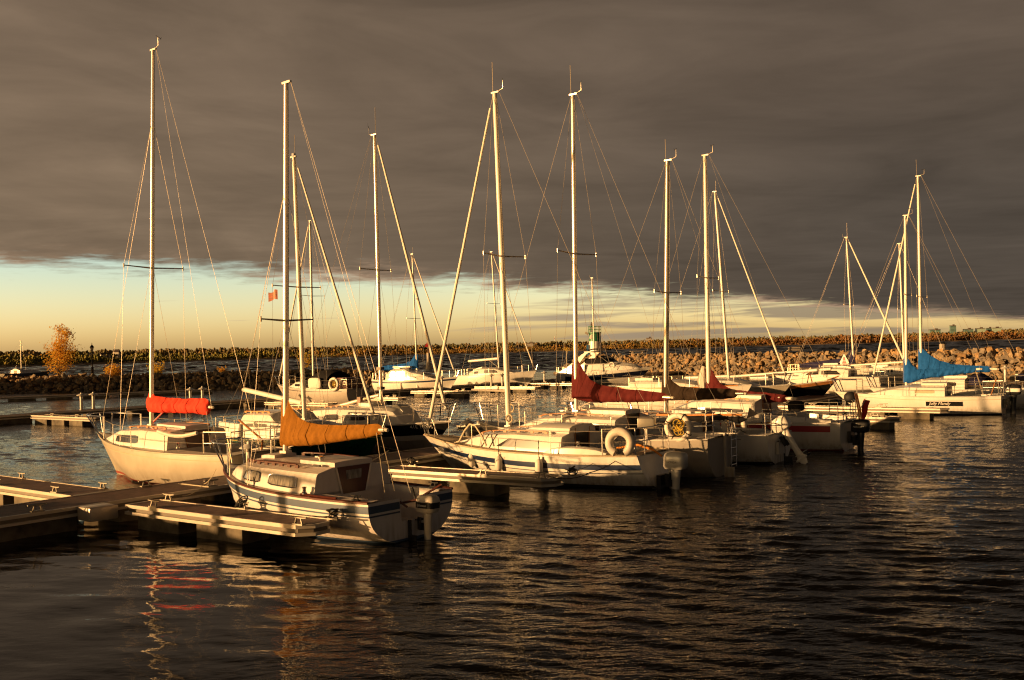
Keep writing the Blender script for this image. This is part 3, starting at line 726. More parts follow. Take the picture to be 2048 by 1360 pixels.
# trees and shrubs -----------------------------------------------------------------
LEAF = color_attr_mat('autumn_leaves', 0.7)
translucent(LEAF, .45)
BARK = mk('bark', (0.10, 0.065, 0.04), 0.9, var=0.3)
def leafy(name, label, cat, group, loc, h, wd, n, prof, stems, pal, ls, seed):
    r = random.Random(seed)
    rt = empty(name, loc, None, label, cat, group)
    mb = MB(); tips = []
    for s in range(stems):
        a = r.uniform(0, 6.3); lean = r.uniform(0.03, 0.16) if stems > 1 else 0.02
        pts = [Vector((math.cos(a) * lean * t * h + 0.04 * r.gauss(0, 1), math.sin(a) * lean * t * h + 0.04 * r.gauss(0, 1), t * h * (0.92 if s == 0 else r.uniform(.6, .9)))) for t in (0, .25, .5, .75, 1)]
        mb.tube(pts, [0.06 * h / 6, .05 * h / 6, .035 * h / 6, .02 * h / 6, .006], 6)
        for q in range(26):
            t = r.uniform(0.12, 0.98); p = pts[0].lerp(pts[4], t); an = r.uniform(0, 6.3)
            wl = prof(t) * wd * r.uniform(0.5, 1.1)
            e = p + Vector((math.cos(an) * wl, math.sin(an) * wl, wl * r.uniform(.4, 1.3)))
            mb.tube([p, p.lerp(e, .55) + Vector((0, 0, -.03 * wl)), e], [.014 * h / 6, .01 * h / 6, .004], 4)
            tips.append((p, e))
    mb.build('trunk', BARK, rt)
    vs = []; fs = []; cs = []
    for _ in range(n):
        p, e = r.choice(tips); t = r.uniform(.25, 1.08)
        c = p.lerp(e, t) + Vector((r.gauss(0, 1), r.gauss(0, 1), r.gauss(0, 1))) * 0.10 * wd
        if c.z < 0.02: c.z = abs(c.z)
        a = Vector((r.gauss(0, 1), r.gauss(0, 1), r.gauss(0, 1))).normalized(); bq = a.orthogonal().normalized()
        s = ls * r.uniform(.7, 1.4); o = len(vs)
        for (i, j) in ((-1, 0), (0, -.7), (1, 0), (0, .7)): vs.append(tuple(c + a * i * s + bq * j * s))
        cc = r.choice(pal); g = r.uniform(.75, 1.2)
        cs.extend((cc[0] * g, cc[1] * g, cc[2] * g, 1) * 4); fs.append((o, o + 1, o + 2, o + 3))
    me = bpy.data.meshes.new('crown'); me.from_pydata(vs, [], fs); me.update()
    a = me.color_attributes.new('col', 'FLOAT_COLOR', 'POINT'); a.data.foreach_set('color', cs)
    me.materials.append(LEAF); o = bpy.data.objects.new('crown', me); col.objects.link(o); o.parent = rt
    return rt
ORP = [(0.85, 0.52, 0.07), (0.80, 0.42, 0.05), (0.88, 0.60, 0.10), (0.72, 0.34, 0.05), (0.85, 0.56, 0.09)]
YEP = [(0.85, 0.60, 0.08), (0.80, 0.50, 0.06), (0.88, 0.66, 0.12)]
b = PD(117, 764, 115)
leafy('autumn_tree', 'tall orange autumn tree on the left breakwater', 'tree', None, (b.x, b.y, 0.9), PD(117, 641, 115).z - 0.9, 2.5, 3600, lambda t: max(.10, 1.0 - t * 1.0) ** 0.75, 4, ORP, .08, 4)
for (px, pb, pt, wd, n, lab, sd_, pal) in [(228, 763, 733, 1.25, 800, 'round orange bush right of the lamp post on the breakwater', 5, ORP), (313, 756, 732, 1.1, 500, 'yellow bush on the breakwater behind the tall left mast', 6, YEP),
        (445, 750, 737, .65, 180, 'smallest orange bush on the breakwater crest', 7, ORP), (614, 745, 708, 1.1, 330, 'sparse yellow sapling behind the leaning mast of the green sloop', 8, YEP)]:
    b = PD(px, pb, 113); leafy('shrub', lab, 'bush', 'autumn bushes on the left breakwater', (b.x, b.y, max(.8, b.z)), PD(px, pt, 113).z - max(.8, b.z), wd, n, lambda t: 1.0 - .35 * t, 5, pal, .085, sd_)

# bench, picnic table, bin on the right breakwater ------------------------------------
def on_crest(px):                       # a point of the crest line under an image column
    dd = ray(px, 690); k = dd.x / dd.y
    s = (k * A.y - A.x) / (d.x - k * d.y); return A + d * s
GREYW = mk('weathered_wood', (0.40, 0.34, 0.27), 0.7, var=0.15, nscale=5)
p = on_crest(1589); bn = empty('park_bench', (p.x, p.y, 2.2), None, 'grey slatted park bench on the breakwater crest', 'bench'); bn.rotation_euler = (0, 0, R(184))
MB().box((0, -.1, .46), (1.6, .45, .06)).build('seat', GREYW, bn)
MB().box((0, .18, .78), (1.6, .05, .16), Matrix.Rotation(R(-10), 3, 'X')).box((0, .16, .58), (1.6, .05, .12), Matrix.Rotation(R(-10), 3, 'X')).build('backrest', GREYW, bn)
for x in (-.62, .62):
    MB().tube([(x, .12, 0), (x, .16, .45), (x, .24, .86)], .035, 6).tube([(x, -.28, 0), (x, -.28, .62), (x, .2, .64)], .03, 6).build('leg', MT['outblack'], bn)
p = on_crest(1274); pt_ = empty('picnic_table', (p.x, p.y, 2.2), None, 'wooden picnic table on the breakwater near the lighthouse', 'picnic table'); pt_.rotation_euler = (0, 0, R(5))
MB().box((0, 0, .76), (1.9, .8, .06)).build('tabletop', GREYW, pt_)
for y in (-.72, .72): MB().box((0, y, .45), (1.9, .26, .06)).build('seat', GREYW, pt_)
for x in (-.65, .65): MB().tube([(x, -.75, 0), (x, -.2, .74)], .05, 4).tube([(x, .75, 0), (x, .2, .74)], .05, 4).tube([(x, -.75, .41), (x, .75, .41)], .045, 4).build('leg', GREYW, pt_)
p = on_crest(1885); tb = empty('litter_bin', (p.x, p.y, 2.2), None, 'slatted litter bin with a dark lid on the breakwater crest', 'litter bin')
mb = MB(); mb.lathe([(.24, 0.02), (.26, .05), (.26, .82), (.24, .84)], n=14)
for k in range(14): mb.box((.275 * math.cos(k * .4488), .275 * math.sin(k * .4488), .43), (.02, .09, .78), Matrix.Rotation(k * .4488, 3, 'Z'))
mb.build('slatted_body', GREYW, tb)
MB().lathe([(.3, .84), (.31, .9), (.2, 1.0), (.03, 1.04)], n=14).build('lid', MT['outblack'], tb)
# unseen shed added past the left edge to keep sun off the left breakwater
bh = empty('sunblocker', (-85, 96, 0), None, 'grey boathouse with one long sloping roof on the unseen quay, added to shade the left breakwater', 'sunblocker'); bh.rotation_euler = (0, 0, R(90))
def hz(x): return 7.5 - .35 * x
MB().loft([[(x, -3, 0), (x, 3, 0), (x, 3, hz(x)), (x, -3, hz(x))] for x in (-12, 12)]).build('wall', MT['wallw'], bh, smooth=False)
MB().loft([[(x, -3.4, hz(x) + .02), (x, 3.4, hz(x) + .02), (x, 3.4, hz(x) + .25), (x, -3.4, hz(x) + .25)] for x in (-12.4, 12.4)]).build('roof', MT['roofd'], bh, smooth=False)
for x in (-9, -3, 3): MB().box((x, -3.05, 2.0), (4, .1, 4.0)).build('door', MT['mahog'], bh, smooth=False)
o = MB().box((-88, 88, 0.2), (18, 66, 1.6)).build('quay', MT['concrete'], smooth=False); tag(o, 'concrete quay under the added sun-blocking shed', None, None, 'structure')
# ------------------------------------------------------------------ floating docks
AZ = 38.0
EA = Vector((math.sin(R(AZ)), math.cos(R(AZ)), 0))        # along the main docks
EP = Vector((-math.cos(R(AZ)), math.sin(R(AZ)), 0))       # across them, away from the camera
O1 = Vector((-9.77, 18.6, 0))
O2 = Vector((-27.3, 56.0, 0))
def D1(t, p): return O1 + EA * t + EP * p
def D2(t, p): return O2 + EA * t + EP * p
DZ = 0.47
def cleat_mb(mb, x, y, z, yaw=0.0, s=1.0):
    Mz = Matrix.Rotation(yaw, 3, 'Z'); c = Vector((x, y, z))
    mb.box(c + Vector((0, 0, .012)), (.26 * s, .09 * s, .024), Mz)
    for k in (-1, 1):
        mb.tube([c + Mz @ Vector((k * .09 * s, 0, .02)), c + Mz @ Vector((k * .055 * s, 0, .12 * s))], [.022 * s, .015 * s], 6)
    mb.tube([c + Mz @ Vector((-.19 * s, 0, .135 * s)), c + Mz @ Vector((-.1 * s, 0, .125 * s)), c + Mz @ Vector((.1 * s, 0, .125 * s)), c + Mz @ Vector((.19 * s, 0, .135 * s))], [.012 * s, .018 * s, .018 * s, .012 * s], 6)
def dock(A, B, width, label, name='floating_dock', cleats=(), group=None, chamfer=0.0, flen=1.35, fgap=.55, fstart=.3, z=DZ, detail=True):
    """A -> B is the camera-side edge; the deck spreads to the left of that direction."""
    A = Vector(A); B = Vector(B); dv = B - A; Lw = dv.length
    rt = empty(name, (A.x, A.y, 0), None, label, 'dock', group); rt.rotation_euler = (0, 0, math.atan2(dv.y, dv.x))
    c = chamfer
    out = [(0, 0), (Lw - c, 0), (Lw, c), (Lw, width - c), (Lw - c, width), (0, width)] if c else [(0, 0), (Lw, 0), (Lw, width), (0, width)]
    def slab(z0, z1, inset, mat, nm, par):
        cx, cy = Lw / 2, width / 2
        pts = [(min(max(x, inset), Lw - inset), min(max(y, inset), width - inset)) for x, y in out]
        mb = MB(); mb.loft([[(x, y, z0) for x, y in pts], [(x, y, z1) for x, y in pts]])
        return mb.build(nm, mat, par, smooth=False)
    slab(z - .035, z, .045, MT['plank'], 'deck', rt)
    slab(z - .175, z - .037, .05, MT['fascia'], 'frame', rt)
    # rubbing strips: top lip and bottom lip around the frame
    for (z0, z1, o_) in ((z - .055, z + .012, .0), (z - .185, z - .128, -.012)):
        mb = MB(); n = len(out)
        for i in range(n):
            p0 = Vector((*out[i], 0)); p1 = Vector((*out[(i + 1) % n], 0)); e = (p1 - p0)
            if e.length < 1e-4: continue
            e.normalize(); nn = Vector((e.y, -e.x, 0))
            q0 = p0 - nn * .048; q1 = p1 - nn * .048; r0 = p0 + nn * (-o_) ; r1 = p1 + nn * (-o_)
            mb.loft([[q0 + Vector((0, 0, z0)), r0 + Vector((0, 0, z0)), r0 + Vector((0, 0, z1)), q0 + Vector((0, 0, z1))], [q1 + Vector((0, 0, z0)), r1 + Vector((0, 0, z0)), r1 + Vector((0, 0, z1)), q1 + Vector((0, 0, z1))]])
        mb.build('edge_strip', MT['rail'], rt, smooth=False)
    x = fstart; k = 0
    while x + flen < Lw + .1:
        mb = MB(); mb.box((x + flen / 2, width / 2, (z - .19 - .25) / 2), (flen, width - .16, z - .19 + .25))
        mb.build('float', MT['float'], rt, smooth=True, bevel=.03 if detail else 0)
        x += flen + fgap
    for (cx, cy, yw) in cleats:
        mb = MB(); cleat_mb(mb, cx, cy, z + .012, yw); mb.build('cleat', MT['cleat'], rt)
    return rt
def finger(tA, lab, tB=None, L=6.6, wd=.78, near=True, O=D1, cl=None, grp='finger docks', detail=True, p0=0.06):
    if near:
        # from the main dock toward the camera; camera-side edge is the -t side
        A = O(tA, -p0); B = O(tA, -L)
        A, B = A, B
        # direction is -EP; left of it is +EA?  left normal of -EP
        return dock(A, B, wd, lab, 'finger_dock', cl if cl is not None else [(1.2, .06, 0), (1.2, wd - .06, 0), (L * .62, .06, 0), (L * .62, wd - .06, 0), (L - .5, .06, 0), (L - .5, wd - .06, 0)], grp, .22, detail=detail)
    A = O(tA, 1.62 + L); B = O(tA, 1.62 + p0)
    return dock(A, B, wd, lab, 'finger_dock', cl if cl is not None else [(.5, .06, 0), (.5, wd - .06, 0), (L * .5, .06, 0), (L * .5, wd - .06, 0), (L - .6, .06, 0), (L - .6, wd - .06, 0)], grp, 0, detail=detail)
# the near main dock
MAIN = dock(D1(-16, 0), D1(47, 0), 1.6, 'long brown planked main dock crossing from the lower left corner behind the near boats', cleats=[(16 + t, y, 0) for t, y in ((-1.2, 1.5), (.7, .1), (3.9, 1.5), (4.7, .12), (7.6, 1.5), (12.8, .1), (15.2, 1.5), (24, .1), (33, .1), (38, .1))], fstart=1.0, flen=2.0, fgap=.9)
MB().box((17.75, -.26, .34), (.62, .5, .28)).build('corner_housing', MT['rail'], MAIN, bevel=.04)
F1A, F1B = P(250, 1010, DZ), P(610, 1054.5, DZ)
dock(F1A, F1B, .80, 'nearest finger dock with sunlit edge strips beside the yellow-covered sailboat', 'finger_dock', [(.9, .06, 0), (2.75, .74, 0), (5.1, .06, 0), (5.25, .74, 0), (.4, .74, 0)], 'finger docks', .24)
F2A, F2B = P(758, 938, DZ), P(1100, 959.5, DZ)
dock(F2A, F2B, .80, 'finger dock between the yellow-covered boat and the blue-striped boat', 'finger_dock', [(.5, .74, 0), (3.25, .06, 0), (4.9, .06, 0), (5.3, .74, 0)], 'finger docks', .24)
dock(D1(2.2, 8.6), D1(2.2, 1.66), 1.05, 'sunlit finger dock running off the left edge at the lower left', 'finger_dock', [(2.6, .98, 0), (3.3, .07, 0), (6.1, .07, 0), (6.5, .98, 0)], 'finger docks')
finger(16.3, 'finger dock mostly hidden between the maroon-covered and brown-covered boats')
dock(D1(30.0, -.06), D1(29.7, -7.7), .8, 'finger dock with bright cleats beside the flag of the red-striped boat', 'finger_dock', [(3.6, .06, 0), (3.6, .74, 0), (6.6, .06, 0), (6.6, .74, 0)], 'finger docks', .24)
dock(D1(35.4, -.06), D1(35.3, -8.1), .8, 'finger dock under the hull with the black name board', 'finger_dock', [(2.2, .06, 0), (5.2, .06, 0), (5.2, .74, 0)], 'finger docks', .24)
finger(30, 'pale finger dock with paired cleats beyond the main dock at centre', near=False, wd=.9)
finger(20.6, 'finger dock beyond the main dock behind the red-covered masts', near=False, wd=.9, L=5.0)
# small dock beside the dark wooden bow
q = P(1631, 790, DZ); q2 = P(1752, 786, DZ)
dock(q, q2, .9, 'short white-edged dock between the dark wooden bow and the hull lettered VIKA', 'finger_dock', [(1.5, .06, 0)], 'finger docks', .0)
# second main dock across the basin
dock(D2(-12, 0), D2(78, 0), 1.6, 'second long main dock across the middle of the basin', fstart=1.0, flen=2.0, fgap=.9, detail=False)
def fpix(pe, L, lab, wd=.8, z=DZ):
    B = P(pe[0], pe[1], z); A = B + EP * L
    return dock(A, B, wd, lab, 'finger_dock', [(L * .35, .06, 0), (L * .75, .06, 0), (L * .75, wd - .06, 0)], 'finger docks', .2, detail=False)
fpix((184, 836), 6.6, 'far finger dock at the left edge behind the red-covered sloop bow')
fpix((660, 807), 6.4, 'far finger dock behind the white boom of the green sloop')
fpix((800, 796), 5.0, 'far finger dock directly in front of the blue-covered boat stern')
fpix((946, 783), 6.4, 'far finger dock beneath the blue-covered boat')
fpix((1074, 774), 6.6, 'far finger dock beneath the white cruiser sloop')
fpix((1150, 767), 5.0, 'far finger dock at the stern of the motor cruiser')
dock(P(-160, 801, .4), P(423, 779, .4), 1.5, 'long dark dock lying along the foot of the left breakwater', fstart=.6, flen=2.2, fgap=.9, z=.4, detail=False)

# power pedestals ------------------------------------------------------------------
def pedestal(loc, label, h=.72, s=1.0):
    rt = empty('power_pedestal', loc, None, label, 'pedestal', 'white power pedestals on the docks')
    MB().lathe([(.10 * s, 0), (.10 * s, .04), (.075 * s, .05), (.075 * s, h - .16)], n=12).build('post', MT['white'], rt)
    MB().lathe([(.06 * s, h - .16), (.085 * s, h - .15), (.085 * s, h - .06), (.06 * s, h - .05)], n=12).build('light_ring', MT['mirror'], rt)
    MB().lathe([(.235 * s, h - .07), (.24 * s, h - .05), (.10 * s, h + .035), (.05 * s, h + .05), (.05 * s, h + .10), (.02 * s, h + .115)], n=16).build('cap', MT['white'], rt)
def ped1(t, p, label): a = D1(t, p); pedestal((a.x, a.y, DZ), label)
def pedp(px, py, label, h=.95, s=1.15): a = P(px, py, DZ); pedestal((a.x, a.y, DZ), label, h, s)
ped1(6.6, 1.25, 'white hat-topped power pedestal beside the bow rail of the yellow-covered boat')
ped1(15.0, 1.2, 'white hat-topped power pedestal behind the bow of the blue-striped boat')
ped1(20.3, 1.0, 'white hat-topped power pedestal left of the maroon-covered mast')
pedp(163, 820, 'left one of the two grey pedestals beside the red-covered sloop bow rail')
pedp(187, 818, 'right one of the two grey pedestals beside the red-covered sloop bow rail')
pedp(381, 806, 'pedestal on the second dock directly above the red sail cover, left one of two')
pedp(405, 804, 'pedestal on the second dock directly above the red sail cover, right one of two')
pedp(884, 778, 'pedestal in front of the blue-covered boat bow')
pedp(983, 772, 'pedestal against the white cruiser hull, left one of two')
pedp(1005, 771, 'pedestal against the white cruiser hull, right one of two')
pedp(1089, 765, 'grey-topped pedestal on the dock left of the motor cruiser')
pedp(2011, 764, 'white pedestal on the dock behind the blue-covered boat stern', 1.0, 1.2)

# slatted screen on piles, added out of view to half shade the nearest boat
ho = empty('shade_screen', (-16.0, 15.3, 0), None, 'unseen slatted timber screen on piles, added to half shade the nearest boat', 'shade screen'); ho.rotation_euler = (0, 0, R(-71))
mb = MB()
for k in range(32): mb.box((-2.2 + k * .14, 0, 3.75), (.024, .05, 2.5))
mb.build('slatted_screen', MT['fascia'], ho, smooth=False)
for z in (2.46, 5.05): MB().box((0, 0, z), (4.8, .10, .09)).build('beam', MT['fascia'], ho, smooth=False)
MB().box((1.2, 0, 1.14), (8.2, .08, .46)).build('lower_board', MT['fascia'], ho, smooth=False)
for x in (-2.3, -.9, .7, 2.3, 5.0): MB().tube([(x, .1, -.6), (x, .1, 2.5 if x < 3 else 1.4)], .12, 8).build('pile', MT['plank'], ho)
def rope_coil(loc, label, mat='rope', s=1.0):
    r_ = random.Random(int(loc[0] * 77)); mb = MB()
    for k in range(5):
        mb.torus(Vector(loc) + V3(r_.uniform(-.03, .03), r_.uniform(-.03, .03), .02 + k * .022), (.085 + r_.uniform(-.02, .03)) * s, .013, Matrix.Rotation(r_.uniform(-.7, .7), 3, 'X') @ Matrix.Rotation(r_.uniform(-.7, .7), 3, 'Y'), n=14, m=5)
    tag(mb.build('rope_coil', MT[mat]), label, 'rope', 'rope turns on the dock cleats')
# ------------------------------------------------------------------ boats: hull, deck, cabin, rig
def V3(*a): return Vector(a)
class Hull:
    def __init__(s, L, B, fs, fm, fb, tw=.72, rake=.9, tr=.12, zb=-.45, xm=.42, bowp=2.1, n=2.8, m=.5, sugar=False):
        s.L, s.B, s.fs, s.fm, s.fb, s.tw, s.rake, s.tr, s.zb, s.xm, s.bowp, s.n, s.m = L, B, fs, fm, fb, tw, rake, tr, zb, xm, bowp, n, m
    def zs(s, t):
        a, b, c = 0.0, .45, 1.0
        return s.fs * (t - b) * (t - c) / ((a - b) * (a - c)) + s.fm * (t - a) * (t - c) / ((b - a) * (b - c)) + s.fb * (t - a) * (t - b) / ((c - a) * (c - b))
    def hb(s, t):
        t = min(max(t, 0), 1)
        if t > s.xm: g = 1 - ((t - s.xm) / (1 - s.xm)) ** s.bowp
        else: g = 1 - (1 - s.tw) * ((s.xm - t) / s.xm) ** 2
        return max(.012, s.B / 2 * g)
    def zbot(s, t): return -.07 + (s.zb + .07) * min(1, t / .3) ** .8 if t < .3 else s.zb + (.25) * max(0, (t - .6) / .4)
    def y(s, t, d):
        k = max(0, (t - .55) / .45) ** 1.3
        n = s.n * (1 - k) + 1.05 * k; m = s.m * (1 - k) + .95 * k
        return s.hb(t) * max(0, 1 - min(1, d) ** n) ** m
    def x(s, t, d):
        z = s.zs(t) * (1 - d) + s.zbot(t) * d
        f = (s.zs(t) - z)
        x0 = s.tr * f; x1 = s.L - s.rake * f / max(.3, s.fb)
        return x0 + t * (x1 - x0)
    def pt(s, t, d, side, off=0.0):
        z = s.zs(t) * (1 - d) + s.zbot(t) * d
        return Vector((s.x(t, d), side * (s.y(t, d) + off), z))
    def at(s, x, z, side, off=0.0):          # a point of the side at a given x and height
        t = min(max(x / s.L, 0), 1); d = 0
        for _ in range(8):
            d = min(max((s.zs(t) - z) / (s.zs(t) - s.zbot(t)), 0), 1)
            f = (s.zs(t) - z); x0 = s.tr * f; x1 = s.L - s.rake * f / max(.3, s.fb)
            t = min(max((x - x0) / (x1 - x0), 0), 1)
        return Vector((x, side * (s.y(t, d) + off), z))
    def sheer(s, x, side=1, inset=0.0, up=0.0):
        t = min(max(x / s.L, 0), 1); return Vector((x, side * max(0, s.hb(t) - inset), s.zs(t) + up))
TS = [i / 30 for i in range(25)] + [.82, .85, .88, .91, .935, .96, .98, 1.0]
TS = sorted(set([round(t, 4) for t in TS]))
DS = [0, .08, .16, .25, .35, .45, .55, .65, .74, .82, .9, .96, 1.0]

def make_hull(h, root, mat, notch=None):
    mb = MB()
    rings = [[h.pt(t, d, 1) for d in DS] + [h.pt(t, d, -1) for d in DS[::-1][1:]] for t in TS]
    mb.loft(rings, False)
    r0 = rings[0]; nd_ = len(DS)
    if notch:
        wN, dN = notch; z = h.zs(0)
        top = [Vector((h.tr * 0, -wN / 2, z)), Vector((h.tr * dN, -wN / 2 * .9, z - dN)), Vector((h.tr * dN, wN / 2 * .9, z - dN)), Vector((0, wN / 2, z))]
        ring = r0 + top
        mb.add(ring, [tuple(range(len(ring)))])
    else:
        mb.add(r0, [tuple(range(len(r0)))])
    o = mb.build('hull', mat, root, ang=42)
    return o
def hull_band(name, h, parent, mat, a, b, t0=0.0, t1=1.0, off=.004, absz=False, n=40, transom=False, notch=None, taper=False):
    for side in (1, -1):
        rows = []
        for i in range(n + 1):
            t = t0 + (t1 - t0) * i / n
            zz = [(a + (b - a) * k / 3) for k in range(4)]
            row = []
            for q in zz:
                d = ((h.zs(t) - q) if absz else q) / (h.zs(t) - h.zbot(t))
                p = h.pt(t, min(max(d, 0), 1), side, off)
                row.append(p)
            rows.append(row)
        mb = MB(); mb.loft(rows, False); mb.build(name, mat, parent)
    if transom:
        # the band carried across the stern, following its half breadth
        segs = [(-1, 1)] if not notch else [(-1, -notch), (notch, 1)]
        for (s0, s1) in segs:
            mb = MB(); rows = []
            for q in (a, b):
                d = ((h.zs(0) - q) if absz else q) / (h.zs(0) - h.zbot(0))
                yy = h.y(0, d); e0 = s0 * yy if abs(s0) == 1 else s0; e1 = s1 * yy if abs(s1) == 1 else s1
                rows.append([Vector((h.x(0, d) - off * 1.5, e0 + (e1 - e0) * k / 6, h.zs(0) * (1 - d) + h.zbot(0) * d)) for k in range(7)])
            mb.loft(rows, False); mb.build(name, mat, parent)
def make_deck(h, root, mat, cp=None, camber=.05, railmat=None, wellmat=None, well=.42, open_aft=False, rr=.022):
    """Deck with a sunken cockpit cp = (x0, x1, width)."""
    ts = list(TS)
    if cp: ts = sorted(set([t for t in ts if all(abs(t - c / h.L) > .012 for c in cp[:2])] + [cp[0] / h.L, cp[1] / h.L]))
    rows = []; fr = [-1, -.5, 0, .5, 1]
    def cw(t): return min(cp[2] / 2, h.hb(t) * .82) if cp else h.hb(t) * .5
    for t in ts:
        c = cw(t); y = h.hb(t)
        ys = [-y, -c, -c * .5, 0, c * .5, c, y]
        rows.append([Vector((t * h.L, q, h.zs(t) + camber * (1 - (q / y) ** 2))) for q in ys])
    mb = MB(); vs = [p for r in rows for p in r]; fs = []
    for i in range(len(ts) - 1):
        for j in range(6):
            mid = (ts[i] + ts[i + 1]) / 2 * h.L
            if cp and cp[0] < mid < cp[1] and 1 <= j <= 4: continue
            a = i * 7 + j; fs.append((a, a + 1, a + 8, a + 7))
    mb.add(vs, fs)
    mb.build('deck', mat, root)
    if cp:
        x0, x1, _ = cp; mb = MB()
        inn = [i for i, t in enumerate(ts) if x0 - 1e-6 <= t * h.L <= x1 + 1e-6]
        prof = []
        for i in inn:
            t = ts[i]; c = cw(t); z = rows[i][1].z; X = t * h.L
            prof.append([V3(X, -c, z), V3(X, -c * .97, z - well * .55), V3(X, -c * .45, z - well * .6), V3(X, -c * .42, z - well), V3(X, c * .42, z - well), V3(X, c * .45, z - well * .6), V3(X, c * .97, z - well * .55), V3(X, c, z)])
        mb.loft(prof, False)
        mb.add(prof[-1], [tuple(range(8))])
        if not open_aft: mb.add(prof[0], [tuple(range(8))])
        mb.build('cockpit', wellmat or mat, root)
    if railmat:
        for side in (1, -1):
            mb = MB(); mb.tube([h.pt(t, 0, side, .004) + V3(0, 0, .008) for t in TS], rr, 6); mb.build('toe_rail', railmat, root)
class Cabin:
    """Trunk cabin; station list of (x, half width, height, deck z)."""
    def __init__(s, h, xa, xf, wf, ha, prof, side=.10, camber=.07, topk=.80, inset=.94):
        s.h, s.xa, s.xf, s.wf, s.ha, s.prof, s.camber, s.topk, s.inset, s.sd = h, xa, xf, wf, ha, prof, camber, topk, inset, side
    def st(s, x):
        u = (x - s.xa) / (s.xf - s.xa)
        k = float(np.interp(u, [p[0] for p in s.prof], [p[1] for p in s.prof]))
        w = min(s.wf, s.h.hb(x / s.h.L) - s.sd) if s.sd else s.wf
        return max(.05, w), s.ha * k, s.h.zs(x / s.h.L) + .01
    def ring(s, x):
        w, hh, z = s.st(x); cb = s.camber * min(1, hh / .2)
        half = [(w, -.03), (w * s.inset, hh * .82), (w * (s.inset - .035), hh * .95), (w * (s.inset - .13), hh), (w * .45, hh + cb * .75), (0, hh + cb)]
        pts = [V3(x, y, z + q) for y, q in half] + [V3(x, -y, z + q) for y, q in half[::-1][1:]]
        return pts
    def side(s, x, v, sd, off=.006):
        w, hh, z = s.st(x); return V3(x, sd * (w * (1 + (s.inset - 1) * v / .82) + off), z + hh * v)
    def roof(s, x, y=0.0, up=0.0):
        w, hh, z = s.st(x); cb = s.camber * min(1, hh / .2); f = min(1, abs(y) / max(.05, w))
        return V3(x, y, z + hh + cb * (1 - f * f) + up)
    def build(s, root, mat, n=22, slant=0.0):
        xs = [s.xa + (s.xf - s.xa) * i / n for i in range(n + 1)]
        rings = [s.ring(x) for x in xs]
        # lean the aft bulkhead
        if slant:
            for i, x in enumerate(xs):
                k = max(0, 1 - (x - s.xa) / max(.3, slant * 3))
                for p in rings[i]:
                    p.x += slant * k * ((p.z - s.st(x)[2]) / s.ha)
        s.obj = MB().loft(rings).build('cabin', mat, root, ang=34)
        return s.obj
    def window(s, x0, x1, v0, v1, mat, sf=0.0, sa=0.0, sides=(1, -1), frame=None, nm='window', n=8, rnd_=True):
        for sd in sides:
            def poly(g, off):
                lo, hi = [], []
                for i in range(n + 1):
                    u = i / n
                    xl = x0 - g + (x1 - x0 + 2 * g) * u; xh = x0 + sa - g + (x1 + sf - x0 - sa + 2 * g) * u
                    e = .12 * (v1 - v0) if (rnd_ and i in (0, n)) else 0
                    lo.append(s.side(xl, v0 - g * .6 / max(.1, s.ha) + e, sd, off)); hi.append(s.side(xh, v1 + g * .6 / max(.1, s.ha) - e, sd, off))
                return lo, hi
            lo, hi = poly(0, .010); ib, it = poly(0, -.02)
            mb = MB(); m = n + 1
            mb.add(lo + hi + ib + it, [(i, i + 1, m + i + 1, m + i) for i in range(n)] + [(i, i + 1, 2 * m + i + 1, 2 * m + i) for i in range(n)] + [(m + i, m + i + 1, 3 * m + i + 1, 3 * m + i) for i in range(n)] + [(0, m, 3 * m, 2 * m), (n, m + n, 3 * m + n, 2 * m + n)])
            wo = mb.build(nm, mat, s.obj, smooth=False)
            if frame:
                a, b = poly(.022, .012); loop = a + b[::-1]
                MB().tube(loop + [loop[0]], .012, 5).build('window_frame', frame, s.obj)
def mast_fn(x, z0, rake):
    k = math.tan(R(rake)); return lambda z, dx=0.0, dy=0.0: V3(x - k * (z - z0) + dx, dy, z)
def cover_mesh(mb, mf, zb, Lb, rise, prof, seed, wr=.03, n=84):
    """Sail cover over a boom that runs aft from the mast; prof: (u, top above boom, bottom below boom, half width)."""
    r = random.Random(seed); ph = [r.uniform(0, 6.3) for _ in range(6)]
    us = [p[0] for p in prof]; rings = []; M_ = 16
    def sm(u, k):
        return float(np.interp(u, us, [p[k] for p in prof]))
    for i in range(n + 1):
        u = i / n
        top, bot, w = sm(u, 1), sm(u, 2), sm(u, 3)
        x0 = mf(zb).x; X = x0 + .14 - u * (Lb + .14); zc = zb + rise * u
        ring = []
        for j in range(M_):
            a = 2 * math.pi * j / M_
            s_, c_ = math.sin(a), math.cos(a)
            yy = w * c_ * (1 if s_ < 0 else max(.16, 1 - .78 * s_ ** .8)); zz = top * s_ if s_ > 0 else bot * s_
            sd_ = 1 if c_ > 0 else -1
            wn = wr * (1.5 * noise.noise(Vector((u * 13 - zz * 3.5, zz * 3 + sd_ * 4, seed))) + .8 * noise.noise(Vector((u * 34 + zz * 5, zz * 7 + sd_ * 9, seed + 5))) + .35 * math.sin(u * 70 - zz * 16 + ph[1]))
            # follow the mast rake near the mast
            dx = (mf(zc + zz).x - mf(zc).x) * max(0, 1 - u * 6)
            wn2 = wr * 1.1 * noise.noise(Vector((u * 9, math.cos(a) * 1.5, seed + 9)))
            ring.append(V3(X + dx, yy + wn * (1 if c_ > 0 else -1) * min(1, abs(c_) * 2) * min(1, w / .08), zc + zz + (wn2 if s_ < 0 else wn2 * .6)))
        rings.append(ring)
    mb.loft(rings, True)
    mb.rings = rings
    return mb
